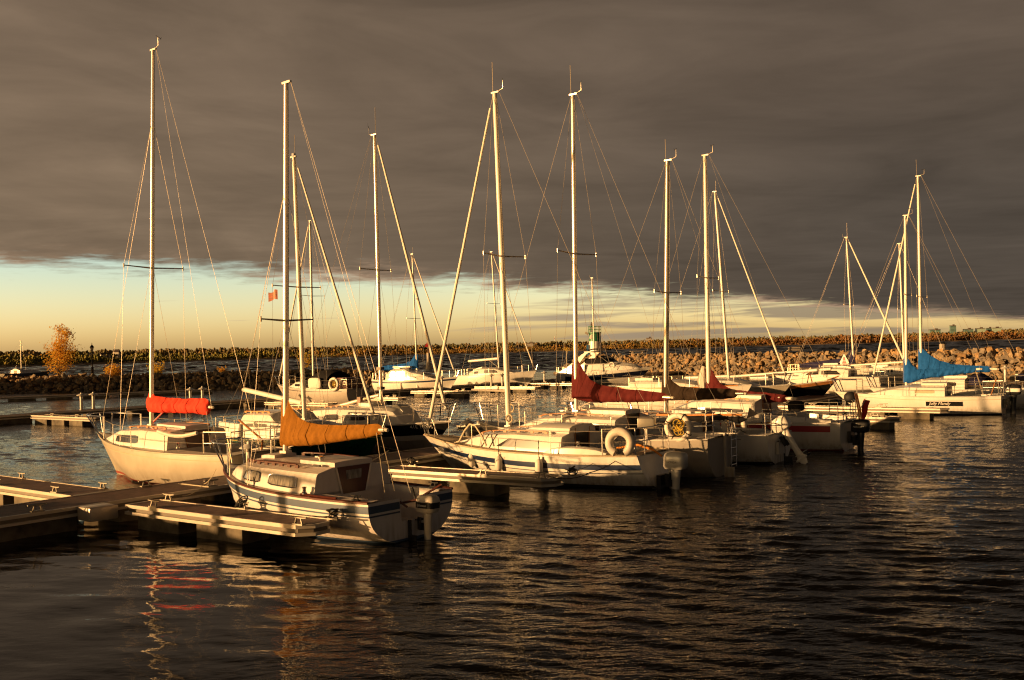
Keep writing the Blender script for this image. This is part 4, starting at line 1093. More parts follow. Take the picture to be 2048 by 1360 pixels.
def wire(root, name, a, b, r=.0055, mat=None, sag=0.0, n=1):
    a, b = Vector(a), Vector(b)
    pts = [a.lerp(b, i / n) + V3(0, 0, -4 * sag * (i / n) * (1 - i / n)) for i in range(n + 1)]
    return MB().tube(pts, r, 5).build(name, mat or MT['wire'], root)
def rig(root, h, x, z0, ztop, rake=1.0, r=.055, mat=None, spreaders=(), frac=1.0, fore=None, furl=0, furlmat=None, back=True, backsplit=0, jumper=False, vane='arm', antenna=0.6, boom=None, cover=None, topping=True, shr=None, wr=.006, bx=None, halyards=True, furlgap=.5, boommat=None, spx=1.0, lowers=True):
    mat = mat or MT['alu']; mf = mast_fn(x, z0, rake)
    mb = MB(); zz = np.linspace(z0, ztop, 10)
    mb.tube([mf(z) for z in zz], [r * (1 - .22 * max(0, (i / 9 - .55) / .45)) for i in range(10)], 14, sx=1.0)
    mb.box(mf(ztop, -.02) + V3(0, 0, .02), (.26, .06, .045))
    mb.box(mf(z0) + V3(0, 0, .02), (.2, .16, .05))
    mast = mb.build('mast', mat, root)
    MB().tube([mf(z0 + 1.2, r + .012), mf(ztop - .1, r * .8 + .012)], .008, 4).build('sail_track', MT['darkwire'], mast)
    top = mf(ztop)
    if antenna: MB().tube([top + V3(.06, 0, .03), top + V3(.065, 0, .03 + antenna)], .009, 5).build('antenna', MT['wire'], mast)
    if vane:
        mb = MB(); b0 = top + V3(-.1, 0, .03)
        e = b0 + V3(-.22, .04, .05); mb.tube([b0, e, e + V3(0, 0, .22)], .0055, 5); MB_ = mb.build('vane_bracket', MT['alu'], mast)
        mb = MB(); c = e + V3(0, 0, .24); mb.tube([c + V3(.13, -.16, .02), c + V3(-.10, .13, -.02)], .009, 5)
        mb.add([c + V3(.13, -.16, .0), c + V3(.20, -.24, .09), c + V3(.17, -.20, -.0), c + V3(.13, -.165, .0), c + V3(.20, -.247, .09), c + V3(.17, -.207, 0)], [(0, 1, 2), (5, 4, 3), (0, 3, 4, 1), (1, 4, 5, 2), (2, 5, 3, 0)])
        mb.build('wind_vane', MT['outblack'], mast)
    zf = z0 + (ztop - z0) * frac if frac < 1 else ztop - .05
    chx = shr if shr is not None else x - .12
    sp_tip = {}
    for (zsp, ln, sweep) in spreaders:
        mb = MB()
        for sd in (1, -1):
            p = mf(zsp, 0, sd * r * .6); q = p + V3(-sweep, sd * ln, .03)
            mb.tube([p, q], [.024, .016], 6)
            mb.tube([q - V3(0, 0, .06), q + V3(0, 0, .05)], .02, 6)
            sp_tip[(zsp, sd)] = q
        mb.build('spreader', MT['aludark'], mast)
    for sd in (1, -1):
        c = h.sheer(chx, sd, .09, .02)
        if spreaders:
            zsp = spreaders[0][0]
            t_ = sp_tip[(zsp, sd)]
            MB().tube([c, t_, mf(zf, 0, sd * .05)], wr, 5).build('shroud', MT['wire'], root)
            if lowers: wire(root, 'shroud', h.sheer(chx + .06, sd, .10, .02), mf(zsp - .06, 0, sd * .05), wr)
            if lowers and lowers != 1: wire(root, 'shroud', h.sheer(chx - .45, sd, .10, .02), mf(zsp - .06, 0, sd * .05), wr)
        else:
            wire(root, 'shroud', c, mf(zf, 0, sd * .05), wr)
    bow = V3(bx if bx else h.L - .12, 0, h.zs(1) + .06)
    ft = mf(zf, .07)
    if fore is None or fore:
        if furl:
            fd = (ft - bow).normalized()
            a = bow + fd * furlgap; b = ft - fd * .35
            k = 14; r_ = random.Random(int(x * 100)); pts = [a.lerp(b, i / k) for i in range(k + 1)]
            fo = MB().tube([bow, ft], wr, 5).build('forestay', MT['wire'], root)
            MB().tube(pts, [furl * (1.0 - .45 * (i / k)) * r_.uniform(.93, 1.07) for i in range(k + 1)], 8).build('furled_jib', furlmat or MT['canvaswhite'], fo)
            MB().lathe([(.05, 0), (.085, .02), (.085, .04), (.05, .05), (.05, .1), (.085, .11), (.085, .13), (.03, .15)], c=a - fd * .2, n=10).build('furling_drum', MT['outgrey'], fo)
        else:
            wire(root, 'forestay', bow, ft, wr)
    if back:
        tb = mf(ztop, -.16); zs0 = h.zs(0)
        if backsplit:
            j = V3(.05 + (tb.x - .05) * backsplit, 0, zs0 + .05 + (tb.z - zs0) * backsplit)
            wire(root, 'backstay', tb, j, wr)
            for sd in (1, -1): wire(root, 'backstay', j, V3(.06, sd * h.hb(0) * .85, zs0 + .05), wr)
        else: wire(root, 'backstay', tb, V3(.03, 0, zs0 + .05), wr)
    if boom:
        Lb, zb, rise = boom[:3]; br = boom[3] if len(boom) > 3 else .045
        a = mf(zb, -r - .02); e = V3(a.x - Lb, 0, zb + rise)
        bo = MB().tube([a, a.lerp(e, .5), e], br, 10).build('boom', boommat or mat, root)
        MB().tube([e + V3(-.01, 0, 0), e + V3(-.09, 0, -.01)], br * .8, 8).build('boom_end', MT['alu'], bo)
        if topping: wire(root, 'topping_lift', e + V3(0, 0, br), mf(ztop, -.15), wr * .7)
        # vang and main sheet
        wire(root, 'boom_vang', a.lerp(e, .28) - V3(0, 0, br), mf(z0 + .12, -.1), .016, MT['alu'])
        for q in (-.05, .05): wire(root, 'main_sheet', e.lerp(a, .06) + V3(0, q, -br), V3(max(.25, e.x - .1), q * 2.5, h.zs(max(.25, e.x) / h.L) + .05), .006, MT['ropewhite'])
        if cover:
            cm, prof, seed = cover[:3]
            cm_ = cover_mesh(MB(), mf, zb, Lb * (cover[3] if len(cover) > 3 else 1.0), rise * 1.0, prof, seed, cover[4] if len(cover) > 4 else .028)
            cm_.build('sail_cover', cm, bo, ang=60)
            for i in (26, 42, 58, 72):
                c = sum(cm_.rings[i], V3(0, 0, 0)) / len(cm_.rings[i])
                lp = [c + (p - c) * 1.03 for p in cm_.rings[i]]; MB().tube(lp + [lp[0]], .009, 5).build('cover_tie', cm, bo)
    if halyards:
        for (dx, dy) in ((-r - .03, .03), (r + .05, -.05)):
            wire(root, 'halyard', mf(z0 + .3, dx, dy), mf(ztop - .15, dx * .8, dy), wr * .75, MT['ropewhite'])
    return mf, mast
def pulpit(root, h, hgt=.58, xb=1.15, tip=.12, mat=None, r=.016, open_=False):
    mat = mat or MT['steel']; mb = MB(); tz = h.zs(1) + hgt
    ring = []
    for k in range(-6, 7):
        a = k / 6
        xx = h.L - xb + (xb + tip) * math.cos(a * math.pi / 2) ** .55
        yy = a / abs(a) * (abs(math.sin(a * math.pi / 2))) * max(h.hb((h.L - xb) / h.L) - .06, .1) if k else 0
        ring.append(V3(xx, yy, tz - .03 * abs(a)))
    mb.tube(ring, r, 7)
    for sd in (1, -1):
        mb.tube([h.sheer(h.L - xb, sd, .06), ring[0] if sd < 0 else ring[-1]], r, 6)
        q = ring[3] if sd < 0 else ring[9]
        mb.tube([h.sheer(h.L - .38, sd, .03), q], r, 6)
        q = ring[5] if sd < 0 else ring[7]
        mb.tube([h.sheer(h.L - .14, sd, .0), q], r, 6)
    mb.build('pulpit', mat, root)
    return tz
def pushpit(root, h, hgt=.6, xl=.95, mat=None, r=.015, gate=0.0, mid=True):
    mat = mat or MT['steel']; mb = MB(); z = h.zs(0)
    for lev in ([hgt, hgt * .52] if mid else [hgt]):
        path = [h.sheer(xl, 1, .08, lev), V3(.1, h.hb(0) - .1, z + lev), V3(.05, h.hb(0) * .6, z + lev)]
        oth = [V3(p.x, -p.y, p.z) for p in path[::-1]]
        if gate: mb.tube(path + [V3(.05, gate, z + lev)], r, 6); mb.tube([V3(.05, -gate, z + lev)] + oth, r, 6)
        else: mb.tube(path + oth, r, 6)
    for sd in (1, -1):
        for p in (h.sheer(xl, sd, .08), V3(.1, sd * (h.hb(0) - .1), z), V3(.06, sd * h.hb(0) * .5, z)): mb.tube([p, p + V3(0, 0, hgt)], r, 6)
    mb.build('pushpit', mat, root)
def lifelines(root, h, xs, hgt=.58, x_end=None, x_bow=None, mat=None, both=True):
    for sd in ((1, -1) if both else (1,)):
        for x in xs:
            p = h.sheer(x, sd, .06); MB().tube([p, p + V3(0, 0, hgt)], [.014, .011], 6).tube([p, p + V3(0, 0, .05)], .022, 6).build('stanchion', MT['steel'], root)
        for lev in (hgt, hgt * .52):
            pts = [h.sheer(x, sd, .06, lev) for x in ([x_end] if x_end is not None else []) + sorted(xs) + ([x_bow] if x_bow is not None else [])]
            MB().tube(pts, .0055, 5).build('lifeline', mat or MT['wire'], root)
def handrail(root, cab, x0, x1, yf=.72, mat=None, n=4, hgt=.055, r=.017):
    for sd in (1, -1):
        mb = MB(); pts = []
        for i in range(9):
            x = x0 + (x1 - x0) * i / 8; w = cab.st(x)[0]; pts.append(cab.roof(x, sd * w * yf, hgt))
        mb.tube(pts, r, 6)
        for i in range(n + 1):
            x = x0 + (x1 - x0) * i / n; w = cab.st(x)[0]; b = cab.roof(x, sd * w * yf, 0); mb.box(b + V3(0, 0, hgt / 2), (.10, .03, hgt))
        mb.build('handrail', mat or MT['teak'], cab.obj)
def winch(root, p): MB().lathe([(.055, 0), (.055, .03), (.035, .05), (.035, .1), (.05, .13), (.02, .14)], c=p, n=10).build('winch', MT['steel'], root)
def hatch_slide(cab, x0, x1, w, up=.05, mat=None):
    mb = MB(); rows = []
    for i in range(5):
        x = x0 + (x1 - x0) * i / 4; z = cab.roof(x).z + .012
        rows.append([V3(x, w / 2, z - .05), V3(x, w / 2, z + up * .7), V3(x, w * .25, z + up), V3(x, 0, z + up * 1.08), V3(x, -w * .25, z + up), V3(x, -w / 2, z + up * .7), V3(x, -w / 2, z - .05)])
    mb.loft(rows, True); mb.build('hatch_slide', mat or MT['deckwhite'], cab.obj)
def companion(cab, w0, w1, mat, zl=-.02, zu=None, slant=0.0, window=None, trim=None):
    """Washboards in the aft bulkhead: w0 bottom width, w1 top width."""
    w, hh, z = cab.st(cab.xa); zu = hh * .98 if zu is None else zu
    x = cab.xa - .012
    p = [V3(x, w0 / 2, z + zl), V3(x + slant, w1 / 2, z + zu), V3(x + slant, -w1 / 2, z + zu), V3(x, -w0 / 2, z + zl)]
    o = MB().loft([[q for q in p], [q + V3(.02, 0, 0) for q in p]]).build('washboard', mat, cab.obj, smooth=False)
    if window:
        ww, v0, v1 = window; mb = MB()
        def at(v, y): return V3(x + slant * v - .012, y, z + zl + (zu - zl) * v)
        q = [at(v0, ww / 2), at(v1, ww / 2 * 1.1), at(v1, -ww / 2 * 1.1), at(v0, -ww / 2)]
        mb.loft([q, [a + V3(.01, 0, 0) for a in q]]); mb.build('washboard_window', MT['mirror'], cab.obj, smooth=False)
    if trim:
        for sd in (1, -1):
            a, b = V3(x - .01, sd * w0 / 2, z + zl), V3(x + slant - .01, sd * w1 / 2, z + zu); MB().tube([a, b], .022, 4).build('washboard_rail', trim, cab.obj)
def sbox(c, d, e=.35, n=10, M=None, top=1.0, shiftx=0.0):
    """Rounded box rings (superellipse) along z."""
    rings = []
    for (f, zz) in ((.55, 0), (.86, .05), (1, .18), (1, .7), (.93, .86), (.75, .96), (.35, 1.0)):
        ring = []
        for j in range(20):
            a = 2 * math.pi * j / 20; ca, sa = math.cos(a), math.sin(a)
            k = f * (1 + (top - 1) * zz)
            x = math.copysign(abs(ca) ** e, ca) * d[0] / 2 * k + shiftx * zz; y = math.copysign(abs(sa) ** e, sa) * d[1] / 2 * k
            p = V3(x, y, zz * d[2]); ring.append((M @ p if M is not None else p) + Vector(c))
        rings.append(ring)
    return rings
def outboard(root, x, y, z, tilt=0.0, s=1.0, leg=.75, cmat=None, lmat=None, bandmat=None, tiller=False, text=None, tmat=None, yaw=0.0, tsize=.075):
    """Outboard motor hung on the stern at (x, y, z = clamp height); local -x is aft."""
    cmat = cmat or MT['outwhite']; lmat = lmat or cmat
    T = Matrix.Translation((x, y, z)) @ Matrix.Rotation(yaw, 4, 'Z') @ Matrix.Rotation(R(tilt), 4, 'Y')
    def W(p): return T @ Vector(p)
    def wmb(mb): mb.v = [tuple(W(v)) for v in mb.v]; return mb
    mb = MB()
    # midsection and leg
    secs = [(.30, .10, .09, -.26), (.22, .12, .10, -.26), (.05, .11, .085, -.25), (-.15, .10, .07, -.235), (-.40, .095, .06, -.225), (-leg, .11, .045, -.225), (-leg - .06, .15, .03, -.235), (-leg - .28, .085, .018, -.215)]
    rings = []
    for (zz, a, b, cx) in secs:
        rings.append([V3((cx + a * math.cos(q)) * s, b * math.sin(q) * s, zz * s) for q in (2 * math.pi * j / 12 for j in range(12))])
    mb.loft(rings)
    # cavitation plate and gear case
    mb.box((-.29 * s, 0, (-leg + .03) * s), (.36 * s, .17 * s, .014 * s))
    mb.lathe([(.01, -.16), (.04, -.11), (.052, 0), (.05, .12), (.03, .2), (.008, .22)], n=10, M=Matrix.Rotation(R(90), 3, 'Y') @ Matrix.Scale(s, 3), c=(-.24 * s, 0, (-leg - .10) * s))
    o = wmb(mb).build('outboard_motor', lmat, root)
    mb = MB(); mb.loft(sbox((-.24 * s, 0, .22 * s), (.56 * s, .36 * s, .42 * s), .55, shiftx=-.03 * s))
    wmb(mb).build('cowling', cmat, o)
    if bandmat:
        mb = MB(); mb.loft([[p * 1.0 for p in r_] for r_ in [[V3((-.24 + .287 * math.copysign(abs(math.cos(a)) ** .55, math.cos(a)) - .03 * zz) * s, .186 * math.copysign(abs(math.sin(a)) ** .55, math.sin(a)) * s, (.22 + .42 * zz) * s) for a in (2 * math.pi * j / 24 for j in range(24))] for zz in (.30, .62)]], True, False, False)
        wmb(mb).build('cowling_band', bandmat, o)
    mb = MB()
    for sd in (1, -1):
        mb.box((-.07 * s, sd * .10 * s, -.02 * s), (.10 * s, .03 * s, .30 * s)); mb.tube([(.03 * s, sd * .10 * s, .05 * s), (.10 * s, sd * .10 * s, .05 * s)], .014 * s, 6)
    mb.tube([(-.06 * s, -.14 * s, .06 * s), (-.06 * s, .14 * s, .06 * s)], .025 * s, 8); mb.box((-.13 * s, 0, -.10 * s), (.10 * s, .12 * s, .16 * s))
    wmb(mb).build('clamp_bracket', MT['outblack'], o)
    mb = MB()
    for k in range(3):
        a = k * 2.094; c, sn = math.cos(a), math.sin(a)
        mb.add([V3(-.455 * s, .02 * c * s, (-leg - .10 + .02 * sn) * s), V3(-.47 * s, (.11 * c - .04 * sn) * s, (-leg - .10 + .11 * sn + .04 * c) * s), V3(-.445 * s, (.12 * c + .03 * sn) * s, (-leg - .10 + .12 * sn - .03 * c) * s), V3(-.44 * s, (.03 * c + .03 * sn) * s, (-leg - .10 + .03 * sn - .03 * c) * s)], [(0, 1, 2, 3)])
    mb.lathe([(.03, 0), (.03, .09), (.01, .11)], c=(-.42 * s, 0, (-leg - .10) * s), n=8, M=Matrix.Rotation(R(-90), 3, 'Y') @ Matrix.Scale(s, 3))
    wmb(mb).build('propeller', MT['outblack'], o)
    if tiller:
        mb = MB(); mb.tube([(-.02 * s, -.05 * s, .24 * s), (.12 * s, .02 * s, .50 * s)], .018 * s, 6); mb.tube([(.12 * s, .02 * s, .50 * s), (.20 * s, .05 * s, .78 * s)], .030 * s, 8)
        wmb(mb).build('tiller_handle', MT['rubber'], o)
    if text:
        for sd in (1, -1):
            text_mesh('lettering', text, tsize * s, tmat or MT['letterdark'], o, lambda a, b, sd=sd: W(V3((-.23 + (a if sd < 0 else -a)) * s if False else -.24 * s + (a if sd < 0 else -a), sd * .190 * s, .385 * s + b)), align='CENTER', shear=.2)
    return o
def lifebuoy(root, c, Rr=.30, r=.075, yaw=90, tilt=0, rope=None, text=None):
    Mx = Matrix.Rotation(R(yaw), 3, 'Z') @ Matrix.Rotation(R(90 + tilt), 3, 'X')
    o = MB().torus(c, Rr, r, Mx).build('lifebuoy', MT['buoy'], root)
    for k in range(4):
        mb = MB(); a = k * math.pi / 2 + .5; mb.torus(Vector(c) + Mx @ V3(Rr * math.cos(a), Rr * math.sin(a), 0), r * 1.03, .014, Mx @ Matrix.Rotation(a, 3, 'Z') @ Matrix.Rotation(R(90), 3, 'X'), n=12, m=5).build('grab_line', MT['rope'], o)
    if rope:
        mb = MB(); r_ = random.Random(3)
        for k in range(7):
            q = V3(r_.uniform(-.07, .07), r_.uniform(-.12, .12), r_.uniform(-.03, .03)); mb.torus(Vector(c) + Mx @ q, r_.uniform(.06, .12), .012, Mx @ Matrix.Rotation(r_.uniform(-.5, .5), 3, 'X'), n=14, m=5)
        mb.build('coiled_line', rope, o)
    return o, Mx
def fender(root, p, ln=.5, r=.1, mat=None, drop=.35):
    p = Vector(p)
    o = MB().lathe([(.02, 0), (r * .7, .04), (r, .10), (r, ln - .1), (r * .7, ln - .04), (.03, ln), (.03, ln + .05)], c=p, n=12).build('fender', mat or MT['buoy'], root)
    MB().tube([p + V3(0, 0, ln + .04), p + V3(0, 0, ln + drop)], .009, 5).build('fender_line', MT['rope'], o)
def lantern(root, p, mat=None): MB().lathe([(.03, 0), (.05, .02), (.05, .09), (.02, .12)], c=p, n=8).build('navigation_light', mat or MT['outblack'], root)
def hull_text(h, parent, s, x, z, side, size, mat, dirx=None, shear=0.0):
    """Lettering on the side; reads left to right for someone looking at that side."""
    k = -1 if side > 0 else 1         # on the port side text runs toward the stern
    return text_mesh('lettering', s, size, mat, parent, lambda a, b: h.at(x + k * a, z + b, side, .012), shear=shear)
def rope(name, pts, label, r=.011, mat=None, group='mooring lines', sag=.12, n=14):
    P_ = []
    for a, b in zip(pts[:-1], pts[1:]):
        a, b = Vector(a), Vector(b)
        for i in range(n): u = i / n; P_.append(a.lerp(b, u) + V3(0, 0, -4 * sag * u * (1 - u)))
    P_.append(Vector(pts[-1]))
    o = MB().tube(P_, r, 6).build(name, mat or MT['rope']); tag(o, label, 'rope', group); return o
# ------------------------------------------------------------------ the boats
def place(px, py, depth, heading, xm):
    m = PD(px, py, depth); return Vector((m.x - math.sin(R(heading)) * xm, m.y - math.cos(R(heading)) * xm, 0))
def zat(px, py, depth): return PD(px, py, depth).z
GRP = 'sailboats moored in the marina'
def yacht(loc, heading, label, h, hull='white', deck='deckwhite', cp=None, rail='white', name='sailboat', cat='sailboat', grp=GRP, **k):
    rt = empty(name, (loc[0], loc[1], 0), heading, label, cat, grp)
    hl = make_hull(h, rt, MT[hull], k.get('notch'))
    make_deck(h, rt, MT[deck], cp, railmat=MT[rail] if rail else None, wellmat=MT[k.get('wellmat', deck)], open_aft=k.get('open_aft', False), well=k.get('well', .42), rr=k.get('rr', .022))
    return rt, hl

# 1: cream sloop with scarlet sail cover ---------------------------------------------
def boat_scarlet():
    L, xm, hd = 7.8, 4.95, -53
    h = Hull(L, 2.7, .92, .95, 1.18, tw=.72, rake=1.0, tr=.15, bowp=1.9)
    rt, hl = yacht(place(303, 850, 28.4, hd, xm), hd, 'cream sloop with a scarlet sail cover and the tallest left mast', h, 'cream', 'deck', (.5, 2.7, 1.5), 'cream')
    hull_band('rub_rail', h, hl, MT['tan'], .12, .145, off=.012)
    hull_band('boot_stripe', h, hl, MT['bootred'], .02, .09, absz=True)
    cb = Cabin(h, 2.75, 6.55, .98, .50, [(0, 1), (.35, 1), (.62, .82), (.85, .32), (1, .02)])
    cb.build(rt, MT['white']); cb.window(4.15, 5.25, .22, .68, MT['glass'], sf=-.05)
    companion(cb, .62, .85, MT['mahog'], trim=MT['teak']); hatch_slide(cb, 2.75, 4.1, .75)
    handrail(rt, cb, 3.2, 4.9, n=4)
    zb = zat(303, 806, 28.4)
    mf, mast = rig(rt, h, xm, 1.5, zat(310, 107, 28.4), 2.5, .062, None, [(zat(304, 537, 28.4), .92, .1)], frac=.80, wr=.0045, boom=(2.75, zb, -.08), backsplit=0, vane='arm', antenna=0,
        cover=(MT['cred'], [(0, .30, .26, .10), (.04, .34, .26, .17), (.12, .22, .27, .19), (.3, .19, .25, .18), (.6, .19, .22, .16), (.8, .22, .20, .15), (.94, .24, .22, .13), (.98, .2, .2, .10), (1, .1, .1, .05)], 3, 1.0, .032))
    pulpit(rt, h, .62, 1.35, .18, r=.021); lifelines(rt, h, [2.4, 4.0, 5.3], .58, x_end=.9, x_bow=6.5); pushpit(rt, h, .6)
    winch(rt, h.sheer(2.2, 1, .32, .12)); winch(rt, h.sheer(2.2, -1, .32, .12))
    mb = MB(); mb.tube([(-.02, 0, 1.0), (-.06, 0, 1.25), (.9, 0, 1.75)], .028, 7); mb.build('tiller', MT['teak'], rt)
    mb = MB(); pts = [h.sheer(1.1 + i * .25, 1, .02, .58 - .10 * math.sin(math.pi * i / 6)) for i in range(7)]; mb.tube(pts, .05, 7); mb.build('rolled_awning', MT['canvaswhite'], rt)
    MB().tube([mf(1.6, -.1), mf(2.0, -.75)], .022, 5).build('red_line', MT['red'], rt)
    for x in (1.6, 2.1): fender(rt, h.sheer(x, -1, -.12, -.75), mat=MT['buoy'])
    return rt, h
boat_scarlet()

# 2: nearest boat, ochre sail cover ------------------------------------------------------
def boat_ochre():
    L, hd = 5.95, -50
    h = Hull(L, 2.35, .78, .80, 1.02, tw=.91, rake=.45, tr=-.02, bowp=2.3, zb=-.30, n=3.0, m=.55)
    p = P(803, 1080, 0)
    rt, hl = yacht((p.x + .2, p.y + .1), hd, 'small white sailboat with an ochre sail cover, nearest to the camera', h, 'pinkwhite', 'pinkwhite', (.06, 1.62, 1.55), 'mahog', notch=(.62, .42), open_aft=True, well=.50, rr=.026)
    hull_band('blue_band', h, hl, MT['bluegrey'], .055, .185, off=.005, transom=True, notch=.32)
    hull_band('pin_stripe', h, hl, MT['bluegrey'], .225, .255, off=.005, transom=True, notch=.32)
    hull_band('boot_stripe', h, hl, MT['bluegrey'], -.03, .045, absz=True, off=.004, transom=True)
    cb = Cabin(h, 1.62, 4.95, .98, .42, [(0, 1), (.4, .95), (.72, .84), (.88, .60), (1, .03)], side=.11, camber=.10, inset=.92)
    cb.build(rt, MT['pinkwhite'])
    cb.window(2.20, 3.02, .26, .70, MT['mirror'], frame=MT['steel']); cb.window(3.36, 3.96, .28, .72, MT['mirror'], sf=-.10, frame=MT['steel'])
    companion(cb, .60, .88, MT['mahog'], zl=-.05, zu=.47, window=(.36, .52, .86), trim=MT['pinkwhite'])
    hatch_slide(cb, 1.60, 2.65, .95, .05, MT['pinkwhite']); hatch_slide(cb, 3.75, 4.2, .55, .05, MT['pinkwhite'])
    handrail(rt, cb, 2.35, 4.05, .80, MT['mahog'], 7, .06, .02)
    for sd in (1, -1):
        MB().tube([h.sheer(x, sd, .10, .03) for x in (.9, 1.4, 1.9)], .022, 5).build('jib_track', MT['mahog'], rt)
        c = h.sheer(.42, sd, .12, .02); mb = MB(); cleat_mb(mb, *c, 0, .7); mb.build('cleat', MT['rubber'], rt)
        winch(rt, h.sheer(1.75, sd, .08, .05))
    zb = 1.72
    z0 = 1.40
    mf, mast = rig(rt, h, 3.74, z0, zat(567, 160, 19.9), 2.2, .062, MT['alu'], [(zat(565, 640, 19.9), .62, .05)], frac=.70, wr=.004, vane=None, antenna=0, shr=3.62, lowers=1, halyards=True,
        boom=(2.95, zb, .26), cover=(MT['cyel'], [(0, .78, .2, .05), (.03, .84, .2, .11), (.07, .78, .2, .13), (.12, .56, .2, .13), (.19, .38, .21, .13), (.28, .26, .22, .13), (.42, .19, .21, .11), (.6, .15, .18, .095), (.8, .125, .15, .08), (.97, .11, .11, .06), (1, .06, .06, .03)], 5, 1.0, .016))
    # chain plates and cabin-top gear
    MB().lathe([(.05, 0), (.05, .10), (.075, .11), (.075, .14), (.02, .16)], c=cb.roof(2.15, .35), n=10).build('vent', MT['steel'], cb.obj)
    MB().box(cb.roof(2.55, .1, .06), (.14, .06, .06)).build('light_box', MT['white'], cb.obj)
    for x in (1.9, 2.0): MB().box(cb.roof(x, .62, .03), (.10, .035, .04)).build('jam_cleat', MT['rubber'], cb.obj)
    pulpit(rt, h, .58, .95, .10, r=.017)
    outboard(rt, -.06, -.14, .30, 0, .80, .60, MT['outcream'], MT['outcream'], MT['outblack'], True, 'Johnson', MT['letterwhite'], tsize=.085)
    MB().tube([(.35, .05, .62), (-.05, -.02, .70), (-.42, -.35, .98)], .022, 6).tube([(.1, .25, .72), (-.03, .15, .60)], .02, 6).build('tiller', MT['mahog'], rt)
    MB().box((-.05, .12, .12), (.05, .045, .5)).box((-.10, .12, -.1), (.22, .03, .4)).build('rudder', MT['outblack'], rt)
    for x in (3.5, 4.85): fender(rt, h.at(x, .10, 1, .11) , .30, .085, MT['rubber'], .62)
    for x, z in ((4.62, .55), (3.55, .62)): MB().tube([h.sheer(x, 1, .02, 0), h.sheer(x, 1, .02, z)], .012, 5).build('stanchion', MT['aludark'], rt)
    return rt, h
boat_ochre()

